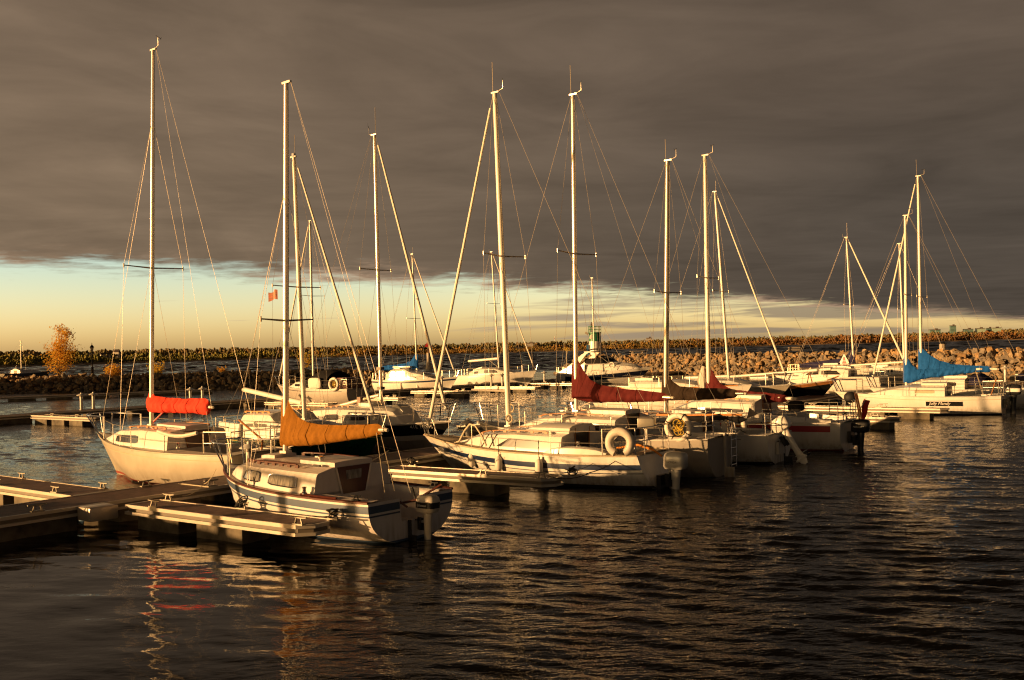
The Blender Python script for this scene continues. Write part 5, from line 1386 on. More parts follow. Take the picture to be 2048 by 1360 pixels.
# 3: blue-striped sloop -----------------------------------------------------------------
def boat_blue():
    L, hd, xm = 7.8, -52, 4.6
    h = Hull(L, 2.7, .80, .78, .98, tw=.68, rake=1.15, tr=-.34, bowp=1.9, n=2.9)
    rt, hl = yacht(place(1018, 850, 26.9, hd, xm), hd, 'white sloop with a navy hull stripe and a horseshoe buoy on its stern rail', h, 'white', 'tan', (.35, 2.15, 1.5), 'tan', wellmat='white')
    hull_band('navy_stripe', h, hl, MT['blue'], .20, .33, off=.005)
    hull_band('pin_stripe', h, hl, MT['blue'], .40, .42, off=.005)
    hull_band('boot_stripe', h, hl, MT['darkgrey'], -.05, .07, absz=True, off=.004)
    hull_text(h, hl, 'ONT 4E 223', 7.12, .63, 1, .085, MT['letterwhite'])
    hull_text(h, hl, '41E 9120', 7.10, .53, 1, .075, MT['letterwhite'])
    cb = Cabin(h, 2.2, 6.1, .98, .43, [(0, 1), (.4, 1), (.62, .86), (.8, .5), (1, .02)], side=.30, camber=.10)
    cb.build(rt, MT['white']); cb.window(2.9, 4.3, .2, .72, MT['smoke'], sf=-.42, rnd_=False)
    for x in (4.55, 4.87): cb.window(x, x + .03, .0, .98, MT['smoke'], sides=(1,), sf=-.25, sa=-.25, rnd_=False, nm='trim_line', n=2)
    companion(cb, .62, .66, MT['smoke'], zu=.60, trim=MT['teak'])
    # raised sea hood over the companionway
    mb = MB(); rows = []
    for x, k in ((2.17, 1), (2.95, 1), (3.35, .9), (3.6, .3)):
        z = cb.roof(x).z; rows.append([V3(x, y, z - .06 + q * k) for y, q in ((.62, 0), (.58, .13), (.45, .19), (0, .23), (-.45, .19), (-.58, .13), (-.62, 0))])
    mb.loft(rows); mb.build('sea_hood', MT['white'], cb.obj)
    handrail(rt, cb, 2.75, 5.0, .82, MT['teak'], 5)
    for sd in (1, -1):      # winch pods on the coaming
        mb = MB(); rings = []
        for i in range(9):
            x = .9 + 1.8 * i / 8; k = math.sin(math.pi * min(1, i / 8 * .98 + .02)) ** .4; c = h.sheer(x, sd, .42)
            rings.append([c + V3(0, y * .2, z * .20 * k) for y, z in ((1, -.1), (.9, .8), (.4, 1), (-.4, 1), (-.9, .8), (-1, -.1))])
        mb.loft(rings); mb.build('coaming', MT['white'], rt); winch(rt, h.sheer(1.75, sd, .42, .19))
    mf, mast = rig(rt, h, xm, 1.32, zat(990, 184, 26.9), -1.3, .078, MT['whitemast'], [(zat(1008, 512, 26.9), .88, .12)], furl=.052, wr=.0045, vane='arm', antenna=.85, backsplit=.38, furlgap=.45, back=True)
    MB().tube([mf(2.3, .1), mf(2.3, .1) + V3(.9, .35, .05)], .03, 7).build('whisker_pole', MT['alu'], mast)
    for i in range(3):       # lines coiled on the mast
        mb = MB(); mb.torus(mf(1.55 + i * .28, -.09, .09 - .09 * i), .11, .02, Matrix.Rotation(R(90), 3, 'X'), n=14, m=5); mb.build('coiled_line', MT['ropewhite'], mast)
    pulpit(rt, h, .55, .7, .05, r=.010)
    MB().tube([h.sheer(5.95, 1, .12, .02), h.sheer(5.7, 1, .10, .10), h.sheer(5.4, 1, .08, .42), h.sheer(5.15, 1, .08, .62), h.sheer(4.9, 1, .08, .60), h.sheer(4.65, 1, .10, .34), h.sheer(4.5, 1, .12, .1)], .026, 7).build('hose_loop', MT['ropewhite'], rt)
    lifelines(rt, h, [2.3, 5.05], .60, x_end=.7, x_bow=None, both=True)
    pushpit(rt, h, .66, .9, gate=0)
    for (a, b) in (((.35, .75, 1.5), (.9, .8, 1.0)),): MB().tube([V3(*a), V3(*b)], .017, 6).build('rail_brace', MT['steel'], rt)
    # horseshoe buoy on the port quarter
    Mx = Matrix.Rotation(R(14), 3, 'Z') @ Matrix.Rotation(R(90), 3, 'X')
    o = MB().torus((.42, 1.0, 1.12), .27, .105, Mx, n=26, m=10, a0=R(-62), a1=R(242)).build('horseshoe_buoy', MT['buoy'], rt)
    MB().tube([(.27, 1.0, .85), (.37, 1.04, 1.25), (.5, .98, .82)], .010, 5).torus((.40, 1.08, .95), .1, .008, Mx, n=14, m=4).build('grab_line', MT['rope'], o)
    MB().box((.30, -.1, 1.52), (.42, .34, .26), Matrix.Rotation(R(20), 3, 'Z')).build('rail_box', MT['aludark'], rt, bevel=.02)
    MB().tube([(.30, -.1, .8), (.30, -.1, 1.42)], .018, 6).build('box_post', MT['steel'], rt)
    MB().tube([(1.2, .0, .86), (.5, .03, .98), (.05, .06, .88), (-.2, .08, .74)], [.024, .032, .03, .03], 8).build('tiller', MT['orangewood'], rt)
    MB().box((-.40, .06, .15), (.05, .05, .9)).box((-.5, .06, -.1), (.3, .035, .7)).build('rudder', MT['white'], rt)
    outboard(rt, -.46, .34, .24, 0, 1.02, .62, MT['outgrey'], MT['outgrey'], None, False, 'HONDA', MT['letterdark'], tsize=.07)
    MB().box((-.36, .34, .12), (.12, .42, .42)).build('motor_bracket', MT['outblack'], rt)
    for x in (2.55, 3.9, 5.1): fender(rt, h.at(x, .36, 1, .11) - V3(0, 0, .08), .40, .10, MT['buoy'], .45)
    return rt, h
boat_blue()

# 4: maroon cover, boarding ladder and lifebuoy with a yellow line ------------------------
MCOV = [(0, .80, .16, .04), (.03, 1.02, .18, .10), (.07, .96, .2, .14), (.13, .68, .22, .16), (.2, .42, .23, .17), (.3, .27, .23, .16), (.5, .2, .2, .14), (.75, .16, .16, .11), (.96, .12, .11, .07), (1, .06, .06, .03)]
def boat_maroon():
    L, hd, xm = 8.3, -52, 4.6
    h = Hull(L, 2.8, 1.02, .98, 1.2, tw=.62, rake=1.0, tr=.10, bowp=1.9, n=2.2, m=.62)
    rt, hl = yacht(place(1153, 830, 28.3, hd, xm), hd, 'grey white sloop with a maroon cover, a stern ladder and yellow line on its lifebuoy', h, 'grey', 'deckwhite', (.5, 2.7, 1.5), 'white')
    cb = Cabin(h, 2.7, 6.6, 1.02, .50, [(0, 1), (.45, 1), (.65, .85), (.85, .35), (1, .02)], side=.28, camber=.12)
    cb.build(rt, MT['white']); cb.window(3.2, 4.3, .3, .75, MT['smoke'], sf=-.1); cb.window(4.6, 5.3, .3, .72, MT['smoke'], sf=-.1)
    companion(cb, .6, .62, MT['smoke'], zu=.6, trim=MT['teak']); hatch_slide(cb, 2.7, 4.0, .8, .09); handrail(rt, cb, 3.2, 5.4, .78, MT['teak'], 5)
    mf, mast = rig(rt, h, xm, 1.6, zat(1148, 192, 28.3), 1.0, .066, MT['alu'], [(zat(1151, 508, 28.3), .95, .1)], wr=.0042, antenna=.85, backsplit=.3,
        boom=(3.0, zat(1153, 786, 28.3), -.1), cover=(MT['cmar'], MCOV, 8, 1.0, .032))
    pulpit(rt, h, .62, 1.2, .1); lifelines(rt, h, [2.6, 4.2, 5.7], .6, x_end=.9, x_bow=7.1); pushpit(rt, h, .66, 1.0, gate=.32)
    lifebuoy(rt, (.75, 1.02, 1.32), .31, .075, 5, 0, MT['yellow'])
    MB().box((-.06, .0, .25), (.06, .07, 1.75)).box((-.16, 0, -.1), (.28, .05, .7)).build('rudder', MT['grey'], rt)
    mb = MB()
    for y in (-.42, -.72): mb.tube([(-.02, y, .18), (-.02, y, 1.15), (.05, y, 1.55)], .014, 6)
    for k in range(5): mb.tube([(-.02, -.42, .25 + k * .22), (-.02, -.72, .25 + k * .22)], .012, 6)
    mb.build('boarding_ladder', MT['steel'], rt)
    mb = MB(); n = 12; mb.tube([V3(1.5 - 2.1 * i / n, .15 - .3 * i / n, 1.50 + .03 * math.sin(i)) for i in range(n + 1)], [.03] + [.07 + .03 * math.sin(i * 2.1) for i in range(n - 1)] + [.02], 8); mb.add([(-.6, -.15, 1.5), (-.9, -.2, 1.62), (-.62, -.3, 1.78)], [(0, 1, 2)]); mb.build('furled_awning', MT['cblk'], rt)
    MB().tube([(1.9, .1, 1.56), (-.5, -.1, 1.60)], .028, 6).build('awning_pole', MT['orangewood'], rt)
    winch(rt, h.sheer(2.3, 1, .34, .12))
boat_maroon()

# 5: brown cover, lifebuoy, tilted white outboard -----------------------------------------
def boat_brown():
    L, hd, xm = 7.3, -52, 3.7
    h = Hull(L, 2.6, .82, .85, 1.05, tw=.66, rake=.95, tr=.02, bowp=1.9, n=3.0)
    rt, hl = yacht(place(1331, 800, 30.5, hd, xm), hd, 'white sloop with a dark brown sail cover and a tilted white outboard', h, 'white', 'deckwhite', (.4, 2.3, 1.4), 'white')
    hull_band('pin_stripe', h, hl, MT['letterdark'], .10, .115, off=.005, t0=.1, t1=.6)
    hull_band('boot_stripe', h, hl, MT['darkgrey'], -.05, .06, absz=True)
    cb = Cabin(h, 2.3, 5.6, .92, .42, [(0, 1), (.45, 1), (.65, .85), (.85, .35), (1, .02)], side=.26, camber=.12)
    cb.build(rt, MT['white']); cb.window(2.8, 4.1, .3, .74, MT['mirror'], sf=-.2)
    companion(cb, .55, .6, MT['smoke'], zu=.5, trim=MT['teak']); handrail(rt, cb, 2.7, 4.4, .78, MT['teak'], 4); hatch_slide(cb, 2.3, 3.3, .7, .07)
    mf, mast = rig(rt, h, xm, 1.35, zat(1335, 324, 30.5), 2.2, .082, MT['aludark'], [(zat(1331, 586, 30.5), .80, .05)], wr=.0042, antenna=.65, lowers=1,
        boom=(2.5, zat(1331, 787, 30.5), .02, .05), cover=(MT['cbrn'], [(0, .6, .2, .05), (.03, .76, .22, .12), (.08, .66, .22, .14), (.15, .38, .22, .15), (.25, .22, .21, .14), (.5, .17, .2, .13), (.8, .15, .17, .12), (.97, .12, .13, .09), (1, .06, .06, .03)], 12, .96, .02))
    pulpit(rt, h, .58, 1.1, .1); lifelines(rt, h, [2.2, 3.6, 5.0], .58, x_end=.9, x_bow=6.2); pushpit(rt, h, .62, .95)
    o, Mx = lifebuoy(rt, (.95, .98, 1.10), .30, .085, 5, 0)
    text_mesh('lettering', 'SUMPA', .10, MT['letterdark'], o, lambda a, b: Vector((.95, 1.075, 1.10)) + V3(-(.30 + b - .02) * math.sin(a / .3) if False else -(.31 - b) * math.sin(a / .31), 0, -(.34 - b) * math.cos(a / .31)), align='CENTER')
    outboard(rt, -.12, .12, .60, 34, 1.0, .60, MT['outwhite'], MT['outwhite'], None, True)
    MB().box((-.06, .12, .42), (.1, .4, .34)).build('motor_bracket', MT['outgrey'], rt)
    MB().box((-.05, -.2, .15), (.04, .05, .7)).box((-.16, -.2, -.15), (.26, .035, .6)).build('rudder', MT['outblack'], rt)
    MB().tube([(1.4, -.1, 1.0), (.3, -.12, 1.12), (-.05, -.18, .8)], .024, 6).build('tiller', MT['orangewood'], rt)
boat_brown()

# 6: red stripe, maroon cover, flag and black outboard --------------------------------------
def boat_redstripe():
    L, hd, xm = 8.2, -52, 4.9
    h = Hull(L, 2.75, .88, .92, 1.12, tw=.66, rake=1.0, tr=.08, bowp=1.9, n=2.9)
    rt, hl = yacht(place(1418, 800, 34.0, hd, xm), hd, 'white sloop with a red hull stripe, maroon cover and red flag at the stern', h, 'white', 'deckwhite', (.4, 2.8, 1.5), 'white')
    hull_band('red_stripe', h, hl, MT['red'], .07, .26, off=.005, t0=.035)
    hull_band('boot_stripe', h, hl, MT['bootred'], -.05, .05, absz=True)
    cb = Cabin(h, 2.8, 6.5, 1.0, .62, [(0, 1), (.45, 1), (.62, .88), (.82, .4), (1, .02)], side=.25, camber=.10)
    cb.build(rt, MT['white']); cb.window(3.2, 5.4, .40, .60, MT['glass'])
    companion(cb, .62, .66, MT['mahog'], zu=.66, trim=MT['teak']); handrail(rt, cb, 3.1, 5.4, .8, MT['orangewood'], 6); hatch_slide(cb, 2.8, 4.1, .8, .09)
    for sd in (1, -1):
        mb = MB(); rings = []
        for i in range(9):
            x = .35 + 2.5 * i / 8; c = h.sheer(x, sd, .33); k = .5 + .5 * i / 8
            rings.append([c + V3(0, y * .1, z * .26 * k) for y, z in ((1, -.1), (.8, .9), (0, 1), (-.8, .9), (-1, -.1))])
        mb.loft(rings); mb.build('coaming', MT['white'], rt)
    MB().torus((0, 0, 0), .11, .035, None, n=16, m=6).build('portlight_rim', MT['outblack'], rt).location = h.sheer(.9, -1, .22, .14)
    mf, mast = rig(rt, h, xm, 1.62, zat(1413, 312, 34), .66, .074, MT['whitemast'], [(zat(1415, 556, 34), .78, .05)], wr=.0042, antenna=0,
        boom=(2.95, zat(1418, 792, 34), -.06, .055), cover=(MT['cmar'], [(a, b * 1.06, c, d) for a, b, c, d in MCOV], 17, .97, .032))
    MB().tube([mf(1.75, .2), mf(2.2, .26), mf(2.7, .2)], [.12, .18, .05], 8).build('bagged_jib', MT['canvaswhite'], rt)
    pulpit(rt, h, .62, 1.2, .1); lifelines(rt, h, [2.7, 4.2, 5.7], .6, x_end=1.0, x_bow=7.1); pushpit(rt, h, .66, 1.05, gate=.35)
    outboard(rt, -.10, .10, .34, 0, 1.0, .62, MT['outblack'], MT['outblack'], None, False, 'MERCURY', MT['letterwhite'], tsize=.075)
    MB().box((-.05, .10, .42), (.1, .4, .36)).build('motor_bracket', MT['outblack'], rt)
    mb = MB(); sbx = [[V3(.95 + .02, .62, .0)]]
    MB().loft(sbox((1.55, .55, 1.22), (.5, .36, .34), .6)).build('covered_motor', MT['cblk'], rt)
    MB().lathe([(.02, 0), (.13, .03), (.2, .11), (.21, .17), (.21, .19), (.19, .27), (.11, .35), (.02, .37)], c=(.3, -.95, 1.42), n=16).build('kettle_grill', MT['darkgrey'], rt)
    MB().tube([(.32, -.9, .95), (.3, -.95, 1.45)], .016, 6).build('grill_post', MT['steel'], rt)
    MB().tube([(-.02, -.62, 1.75), (-.25, -.25, 1.2), (-.35, 0, .92)], .028, 5).tube([(.05, -.64, 1.78), (-.18, -.27, 1.22), (-.28, -.02, .94)], .028, 5).build('raised_tiller', MT['orangewood'], rt)
    # flag hanging from a short staff
    st = MB().tube([(.02, -.5, .9), (-.35, -.5, 1.62)], .014, 6).build('flag_staff', MT['white'], rt)
    mb = MB(); rows = []
    for i in range(9):
        u = i / 8; row = []
        for j in range(9):
            v_ = j / 8; row.append(V3(-.34 + .12 * v_ + .08 * math.sin(u * 6 + v_ * 3) + .05 * u, -.5 - .42 * u * (1 - .35 * v_) + .05 * math.sin(v_ * 7), 1.60 - .62 * v_ - .12 * u))
        rows.append(row)
    mb.loft(rows, False); mb.build('flag', mk('flag_red', (.55, .02, .02), .8, var=.15), rt)
boat_redstripe()

# 7: green hull behind the ochre cover --------------------------------------------------------
def boat_green():
    L, hd, xm = 7.3, 128, 3.75
    h = Hull(L, 2.6, .80, .78, .98, tw=.70, rake=.9, tr=.1, bowp=1.9)
    rt, hl = yacht(place(609, 830, 31.7, hd, xm), hd, 'dark green hulled sloop with a white cabin and bare white boom', h, 'green', 'deckwhite', (.5, 1.9, 1.4), 'white')
    hull_band('gold_line', h, hl, MT['yellow'], .06, .075, off=.005)
    cb = Cabin(h, 1.6, 5.2, .98, .78, [(0, .75), (.04, 1), (.42, 1), (.5, .66), (.72, .55), (.9, .25), (1, .02)], side=.2, camber=.08)
    cb.build(rt, MT['white'], n=40); cb.window(1.95, 3.0, .46, .60, MT['smoke']); cb.window(3.5, 4.5, .18, .42, MT['smoke'])
    handrail(rt, cb, 1.8, 3.0, .85, MT['orangewood'], 4)
    for sd in (1, -1): MB().loft([[h.sheer(x, sd, .14, .0), h.sheer(x, sd, .20, .46), h.sheer(x, sd, .26, .46), h.sheer(x, sd, .30, 0)] for x in (.2, 1.0, 1.7)]).build('coaming', MT['white'], rt, smooth=False)
    mf, mast = rig(rt, h, xm, 1.35, zat(585, 313, 31.7), 1.6, .072, MT['whitemast'], [(zat(596, 574, 31.7), .95, .1)], furl=.05, wr=.0042, vane=None, antenna=.7, backsplit=.25, furlgap=.6,
        boom=(3.0, zat(609, 806, 31.7), .42, .085))
    MB().box(mf(zat(585, 313, 31.7), 0) + V3(0, 0, .06), (.1, .1, .14)).build('masthead_light', MT['steel'], mast)
    mb = MB(); rows = []
    c = mf(zat(554, 582, 31.7), 0, -.88)
    for i in range(7): rows.append([c + V3(-.42 * i / 6, -.05 * math.sin(i * 1.2), -.06 * i / 6 - .28 * j / 5 + .03 * math.sin(i + j)) for j in range(6)])
    mb.loft(rows, False); mb.build('pennant', mk('pennant_striped', (.50, .13, .08), .8, var=.5, nscale=9, stretch=(.3, 1, 3), c2=(.5, .4, .3)), rt)
    pulpit(rt, h, .6, 1.15, .1); lifelines(rt, h, [1.6, 3.0, 4.5], .58, x_end=.9, x_bow=6.1); pushpit(rt, h, .6)
boat_green()

# 8: black hull lettered 41E 10095 --------------------------------------------------------------
def boat_black():
    L, hd, xm = 8.4, 128, 5.1
    h = Hull(L, 2.7, .92, .92, 1.1, tw=.66, rake=1.0, tr=.1, bowp=1.9)
    rt, hl = yacht(place(763, 825, 34.6, hd, xm), hd, 'black sided sloop lettered 41E 10095 on its bow', h, 'grey', 'deckwhite', (.5, 2.5, 1.5), 'white')
    hull_band('black_topside', h, hl, MT['black'], .04, .42, off=.006)
    hull_band('white_band', h, hl, MT['white'], .42, .60, off=.005, t0=.8, t1=1.0)
    hull_text(h, hl, '41E 10095', 7.05, .86, -1, .17, MT['letterwhite'])
    cb = Cabin(h, 2.5, 6.6, 1.0, .58, [(0, .9), (.3, 1), (.62, .92), (.9, .8), (1, .05)], side=.28, camber=.10)
    cb.build(rt, MT['white']); cb.window(3.1, 3.9, .3, .66, MT['smoke'], sa=.1); cb.window(4.2, 5.2, .3, .68, MT['smoke'], sa=.1, sf=-.1)
    hatch_slide(cb, 4.3, 5.0, .7, .1); hatch_slide(cb, 5.9, 6.4, .5, .06); handrail(rt, cb, 3, 4.2, .75, MT['teak'], 4)
    MB().box(cb.roof(4.1, 0, .14), (.16, .3, .28)).build('cowl_vent', MT['mahog'], cb.obj)
    mf, mast = rig(rt, h, xm, 1.62, zat(750, 270, 34.6), .15, .068, MT['alu'], [(zat(757, 540, 34.6), .72, .1)], furl=.06, wr=.0042, vane='arm', antenna=.95, furlgap=.55,
        boom=(3.7, zat(765, 790, 34.6), -.72, .065))
    for z in (2.2, 2.9): MB().box(mf(z), (.2, .2, .1)).build('mast_collar', MT['outblack'], mast)
    pulpit(rt, h, .62, 1.25, .12, r=.02); lifelines(rt, h, [2.2, 3.6, 5.0, 6.2], .6, x_end=.9, x_bow=7.2); pushpit(rt, h, .62)
boat_black()

# basin boats ----------------------------------------------------------------------------------------
def boat_dodger():
    L, hd, xm = 8.6, -52, 4.6
    h = Hull(L, 2.9, 1.1, 1.1, 1.35, tw=.72, rake=1.1, tr=.12, bowp=1.9, n=2.5)
    q = place(628, 800, 69.5, hd, xm)
    rt, hl = yacht(q, hd, 'pale grey cruising yacht with a black dodger and lifebuoy on the second dock', h, 'grey', 'deck', (.6, 2.8, 1.6), 'white')
    hull_band('cove_stripe', h, hl, MT['letterdark'], .12, .17, off=.006, t0=.05, t1=.9)
    cb = Cabin(h, 2.7, 6.6, 1.05, .50, [(0, 1), (.5, .95), (.75, .8), (.9, .3), (1, .02)], side=.3)
    cb.build(rt, MT['white']); cb.window(3.8, 4.5, .3, .7, MT['glass'], sides=(1,)); cb.window(4.9, 5.6, .3, .7, MT['glass'], sides=(1,))
    rig(rt, h, xm, 1.8, zat(619, 442, 69.5), 0, .085, MT['whitemast'], [(zat(624, 592, 69.5), 1.05, .1)], wr=.008, vane=None, antenna=0, furl=.07, furlgap=.8, halyards=False)
    mb = MB(); rows = []
    for i in range(8):
        u = i / 7; x = 1.9 + 2.6 * u; hh = 1.25 * math.sin(math.pi * (.30 + .62 * u)) ** .7
        rows.append([V3(x, 1.25 * math.cos(a), 1.2 + hh * math.sin(a) ** .7) for a in [math.pi * k / 10 for k in range(11)]])
    mb.loft(rows, False); mb.build('dodger', MT['cblk'], rt)
    mb = MB(); mb.loft(sbox((2.9, 1.35, 1.15), (1.3, .25, .75), .7)); mb.build('weather_cloth', MT['deck'], rt)
    lifebuoy(rt, (1.0, 1.3, 1.45), .38, .10, 5, 0, MT['yellow'])
    MB().box((.9, -.1, 1.5), (1.0, 1.6, .75)).build('mahogany_locker', MT['mahog'], rt, bevel=.05)
    pulpit(rt, h, .65, 1.3, .1); lifelines(rt, h, [2.6, 4.4, 6.0], .62, x_end=.9, x_bow=7.3); pushpit(rt, h, .66, 1.1)
boat_dodger()
def simple_sail(label, px, py, depth, hd, xm, L, B, fr, top, rake, mr, hull='white', spr=None, furl=0, wr=.009, cover=None, boom=None, cabin=None, win=(), bands=(), antenna=.7, vane='arm', xtra=None, deck='deckwhite', mmat='whitemast', smat='glass', text=None, tr=.1, tw=.7, mz=None, back=True, pul=True):
    h = Hull(L, B, fr[0], fr[1], fr[2], tw=tw, rake=rake, tr=tr, bowp=1.95, n=2.7)
    rt, hl = yacht(place(px, py, depth, hd, xm), hd, label, h, hull, deck, (.5, L * .3, B * .55), 'white')
    for (nm, m, a, b, kw) in bands: hull_band(nm, h, hl, MT[m], a, b, off=.007, **kw)
    c = cabin or (L * .3, L * .8, .5, [(0, 1), (.5, .98), (.7, .8), (.9, .3), (1, .02)])
    cb = Cabin(h, c[0], c[1], B * .37, c[2], c[3], side=.25, camber=.10); cb.build(rt, MT['white'], n=36)
    for (x0, x1, v0, v1, sf, sa) in win: cb.window(x0, x1, v0, v1, MT[smat], sf=sf, sa=sa, sides=(1,) if hd < 0 else (-1,))
    companion(cb, .6, .62, MT['smoke'], zu=c[2] * .95); hatch_slide(cb, c[0], c[0] + 1.1, .8, .09)
    zsp = [(zat(px, spr[0], depth), spr[1], .1)] if spr else []
    mf, mast = rig(rt, h, xm, mz if mz else fr[1] + c[2] * .9, zat(px, top, depth), rake=mr, r=.07, mat=MT[mmat], spreaders=zsp, furl=furl, wr=wr, vane=vane, antenna=antenna, halyards=False, boom=boom, cover=cover, furlgap=.7, lowers=1, back=back)
    if pul: pulpit(rt, h, .62, 1.2, .12, r=.024); pushpit(rt, h, .62, 1.0, r=.022)
    lifelines(rt, h, [L * .3, L * .5, L * .68], .6, x_end=.9, x_bow=L - 1.2)
    return rt, h, hl, cb, mf, mast
BCOV = [(0, .9, .16, .05), (.04, 1.05, .2, .13), (.1, .8, .2, .18), (.2, .42, .22, .19), (.35, .26, .22, .18), (.6, .22, .2, .16), (.85, .2, .18, .14), (.97, .16, .14, .1), (1, .08, .08, .04)]
# blue-covered sloop in the basin
rt, h, hl, cb, mf, m = simple_sail('white sloop with a bright blue cover, bow right, in the middle of the basin', 834, 745, 85, 122, 4.3, 8.6, 2.9, (1.15, 1.1, 1.3), 508, 1.0, 1.2, spr=(637, 1.0), furl=.07, boom=(4.0, zat(834, 731, 85), -.2, .06), cover=(MT['cblue'], [(a, b * 1.05, c * 1.3, d * 1.3) for a, b, c, d in BCOV], 4, 1, .06),
    cabin=(1.6, 6.6, .95, [(0, .5), (.10, .95), (.42, 1), (.55, .7), (.75, .5), (1, .02)]), win=[(2.0, 2.7, .38, .8, 0, .2), (2.85, 3.7, .38, .8, 0, 0), (4.0, 5.3, .25, .5, -.5, 0)], bands=[('navy_stripe', 'blue', .10, .24, {})], antenna=.6)
for x in (3.6, 5.2, 6.6): fender(rt, h.at(x, .2, -1, .14), .75, .12, MT['buoy'], .3)
MB().box((.6, -.2, 1.55), (.5, .4, .5)).build('stern_motor', MT['outgrey'], rt, bevel=.05)
MB().box(cb.roof(3.0, 0, .12), (1.9, 1.1, .14)).build('hatch_cover', MT['white'], cb.obj, bevel=.03)
# white cruiser sloop
rt, h, hl, cb, mf, m = simple_sail('white sloop with a high bare boom and dark cabin windows in mid basin', 998, 735, 93, 124, 4.6, 8.8, 3.0, (1.15, 1.2, 1.5), 503, 1.0, 2.8, spr=(607, 1.1), furl=.06, boom=(3.4, zat(998, 717, 93), -.2, .12), tr=-.75, antenna=0,
    cabin=(1.8, 6.8, .62, [(0, .45), (.1, .8), (.25, 1), (.6, .85), (.8, .4), (1, .02)]), win=[(3.6, 5.2, .28, .8, -.2, 0), (2.3, 2.9, .25, .65, 0, 0)])
for (x0, x1) in ((1.8, 2.5), (2.75, 3.15), (3.4, 5.0)):
    MB().loft([[h.at(x0 + (x1 - x0) * i / 5, .30, -1, .01), h.at(x0 + (x1 - x0) * i / 5, .30 + .28 * math.sin(math.pi * (.12 + .8 * i / 5)), -1, .01)] for i in range(6)], False).build('hull_window', MT['mirror'], hl)
# boat whose mast stands before the lighthouse
simple_sail('white sloop hidden behind the motor cruiser with its mast before the lighthouse', 1189.5, 735, 99, 128, 4.2, 8.0, 2.7, (1.0, 1.0, 1.2), 556, 1.0, .3, spr=None, antenna=.0, vane='arm', wr=.009)
# small sailboat moored beyond the left breakwater
simple_sail('dark hulled sailboat with a bare mast beyond the left breakwater, far left', 43, 745, 150, 20, 4.0, 9.5, 2.6, (1.9, 1.9, 2.1), 682, 1.0, .3, hull='black', deck='tan', wr=.003, antenna=0, vane=None, mmat='aludark', pul=False)

def motor_cruiser():
    hd = 122; L = 9.6
    h = Hull(L, 3.1, 1.0, 1.15, 1.55, tw=.85, rake=1.7, tr=-.25, bowp=2.5, n=2.2, zb=-.3)
    q = P(1118, 768, 0)
    rt = empty('motor_cruiser', (q.x + .4, q.y, 0), hd, 'white motor cruiser with a navy hull band and raked radar arch', 'motor boat')
    hl = make_hull(h, rt, MT['white'])
    make_deck(h, rt, MT['white'], (.6, 3.2, 2.0), railmat=MT['white'])
    hull_band('navy_band', h, hl, MT['navy'], .26, .78, off=.006, t0=.12, t1=1.0)
    hull_band('lower_band', h, hl, MT['white'], .78, .98, off=.010, t0=.3, t1=.96)
    cb = Cabin(h, 3.0, 8.6, 1.35, .80, [(0, 1.0), (.25, 1), (.55, .8), (.8, .45), (1, .03)], side=.10, camber=.22, inset=.86); cb.build(rt, MT['white'])
    for sd in (1, -1):
        MB().loft([[h.sheer(x, sd, .06, -.02), h.sheer(x, sd, .10, hh), h.sheer(x, sd, .22, hh), h.sheer(x, sd, .3, -.02)] for x, hh in ((.0, .1), (.8, .45), (1.6, .78), (3.2, .82))]).build('coaming', MT['white'], rt)
    # raked arch
    mb = MB()
    for sd in (1, -1):
        mb.loft([[V3(x0, sd * 1.32, z), V3(x1, sd * 1.32, z), V3(x1, sd * 1.16, z), V3(x0, sd * 1.16, z)] for x0, x1, z in ((.9, 2.1, 1.5), (1.9, 2.7, 2.15), (2.9, 3.35, 2.9), (3.3, 3.7, 3.1))])
    mb.box((3.5, 0, 3.12), (.75, 2.6, .10)); mb.build('radar_arch', MT['white'], rt, smooth=False)
    MB().tube([(2.9, 0, 3.26), (3.4, 0, 3.38), (4.6, 0, 3.40), (5.4, 0, 3.26)], .06, 6).box((4.2, 0, 3.34), (2.4, 2.3, .06)).build('bimini', MT['cblk'], rt)
    MB().loft([[V3(x, 1.15 * k, z), V3(x + .0, -1.15 * k, z), V3(x + .05, -1.15 * k, z - .0), V3(x + .05, 1.15 * k, z)] for x, z, k in ((5.6, 2.05, 1), (4.6, 2.75, .92))]).build('windscreen', MT['mirror'], rt, smooth=False)
    MB().loft(sbox((4.1, 0, 1.95), (2.7, 2.2, .55), .6)).build('canvas_cover', MT['cblk'], rt)
    mb = MB(); pts = [h.sheer(x, 1, .1, .45) for x in (5.2, 6.6, 8.0, 9.0)] + [V3(9.5, 0, 2.05)] + [h.sheer(x, -1, .1, .45) for x in (9.0, 8.0, 6.6, 5.2)]
    mb.tube(pts, .022, 6)
    for x in (5.2, 6.6, 8.0, 9.0):
        for sd in (1, -1): mb.tube([h.sheer(x, sd, .12, 0), h.sheer(x, sd, .1, .45)], .018, 5)
    mb.build('bow_rail', MT['steel'], rt)
    for x in (3.4, 4.2, 5.6, 6.2, 7.4): MB().torus(h.at(x, .92, -1, .02), .10, .022, Matrix.Rotation(R(90), 3, 'X'), n=14, m=5).build('porthole', MT['steel'], hl)
    MB().torus(h.sheer(6.0, -1, .25, .55), .27, .06, Matrix.Rotation(R(90), 3, 'X')).build('lifebuoy', MT['buoy'], rt)
    MB().box((-.45, 0, .35), (.9, 2.4, .10)).build('swim_platform', MT['white'], rt, bevel=.03)
motor_cruiser()

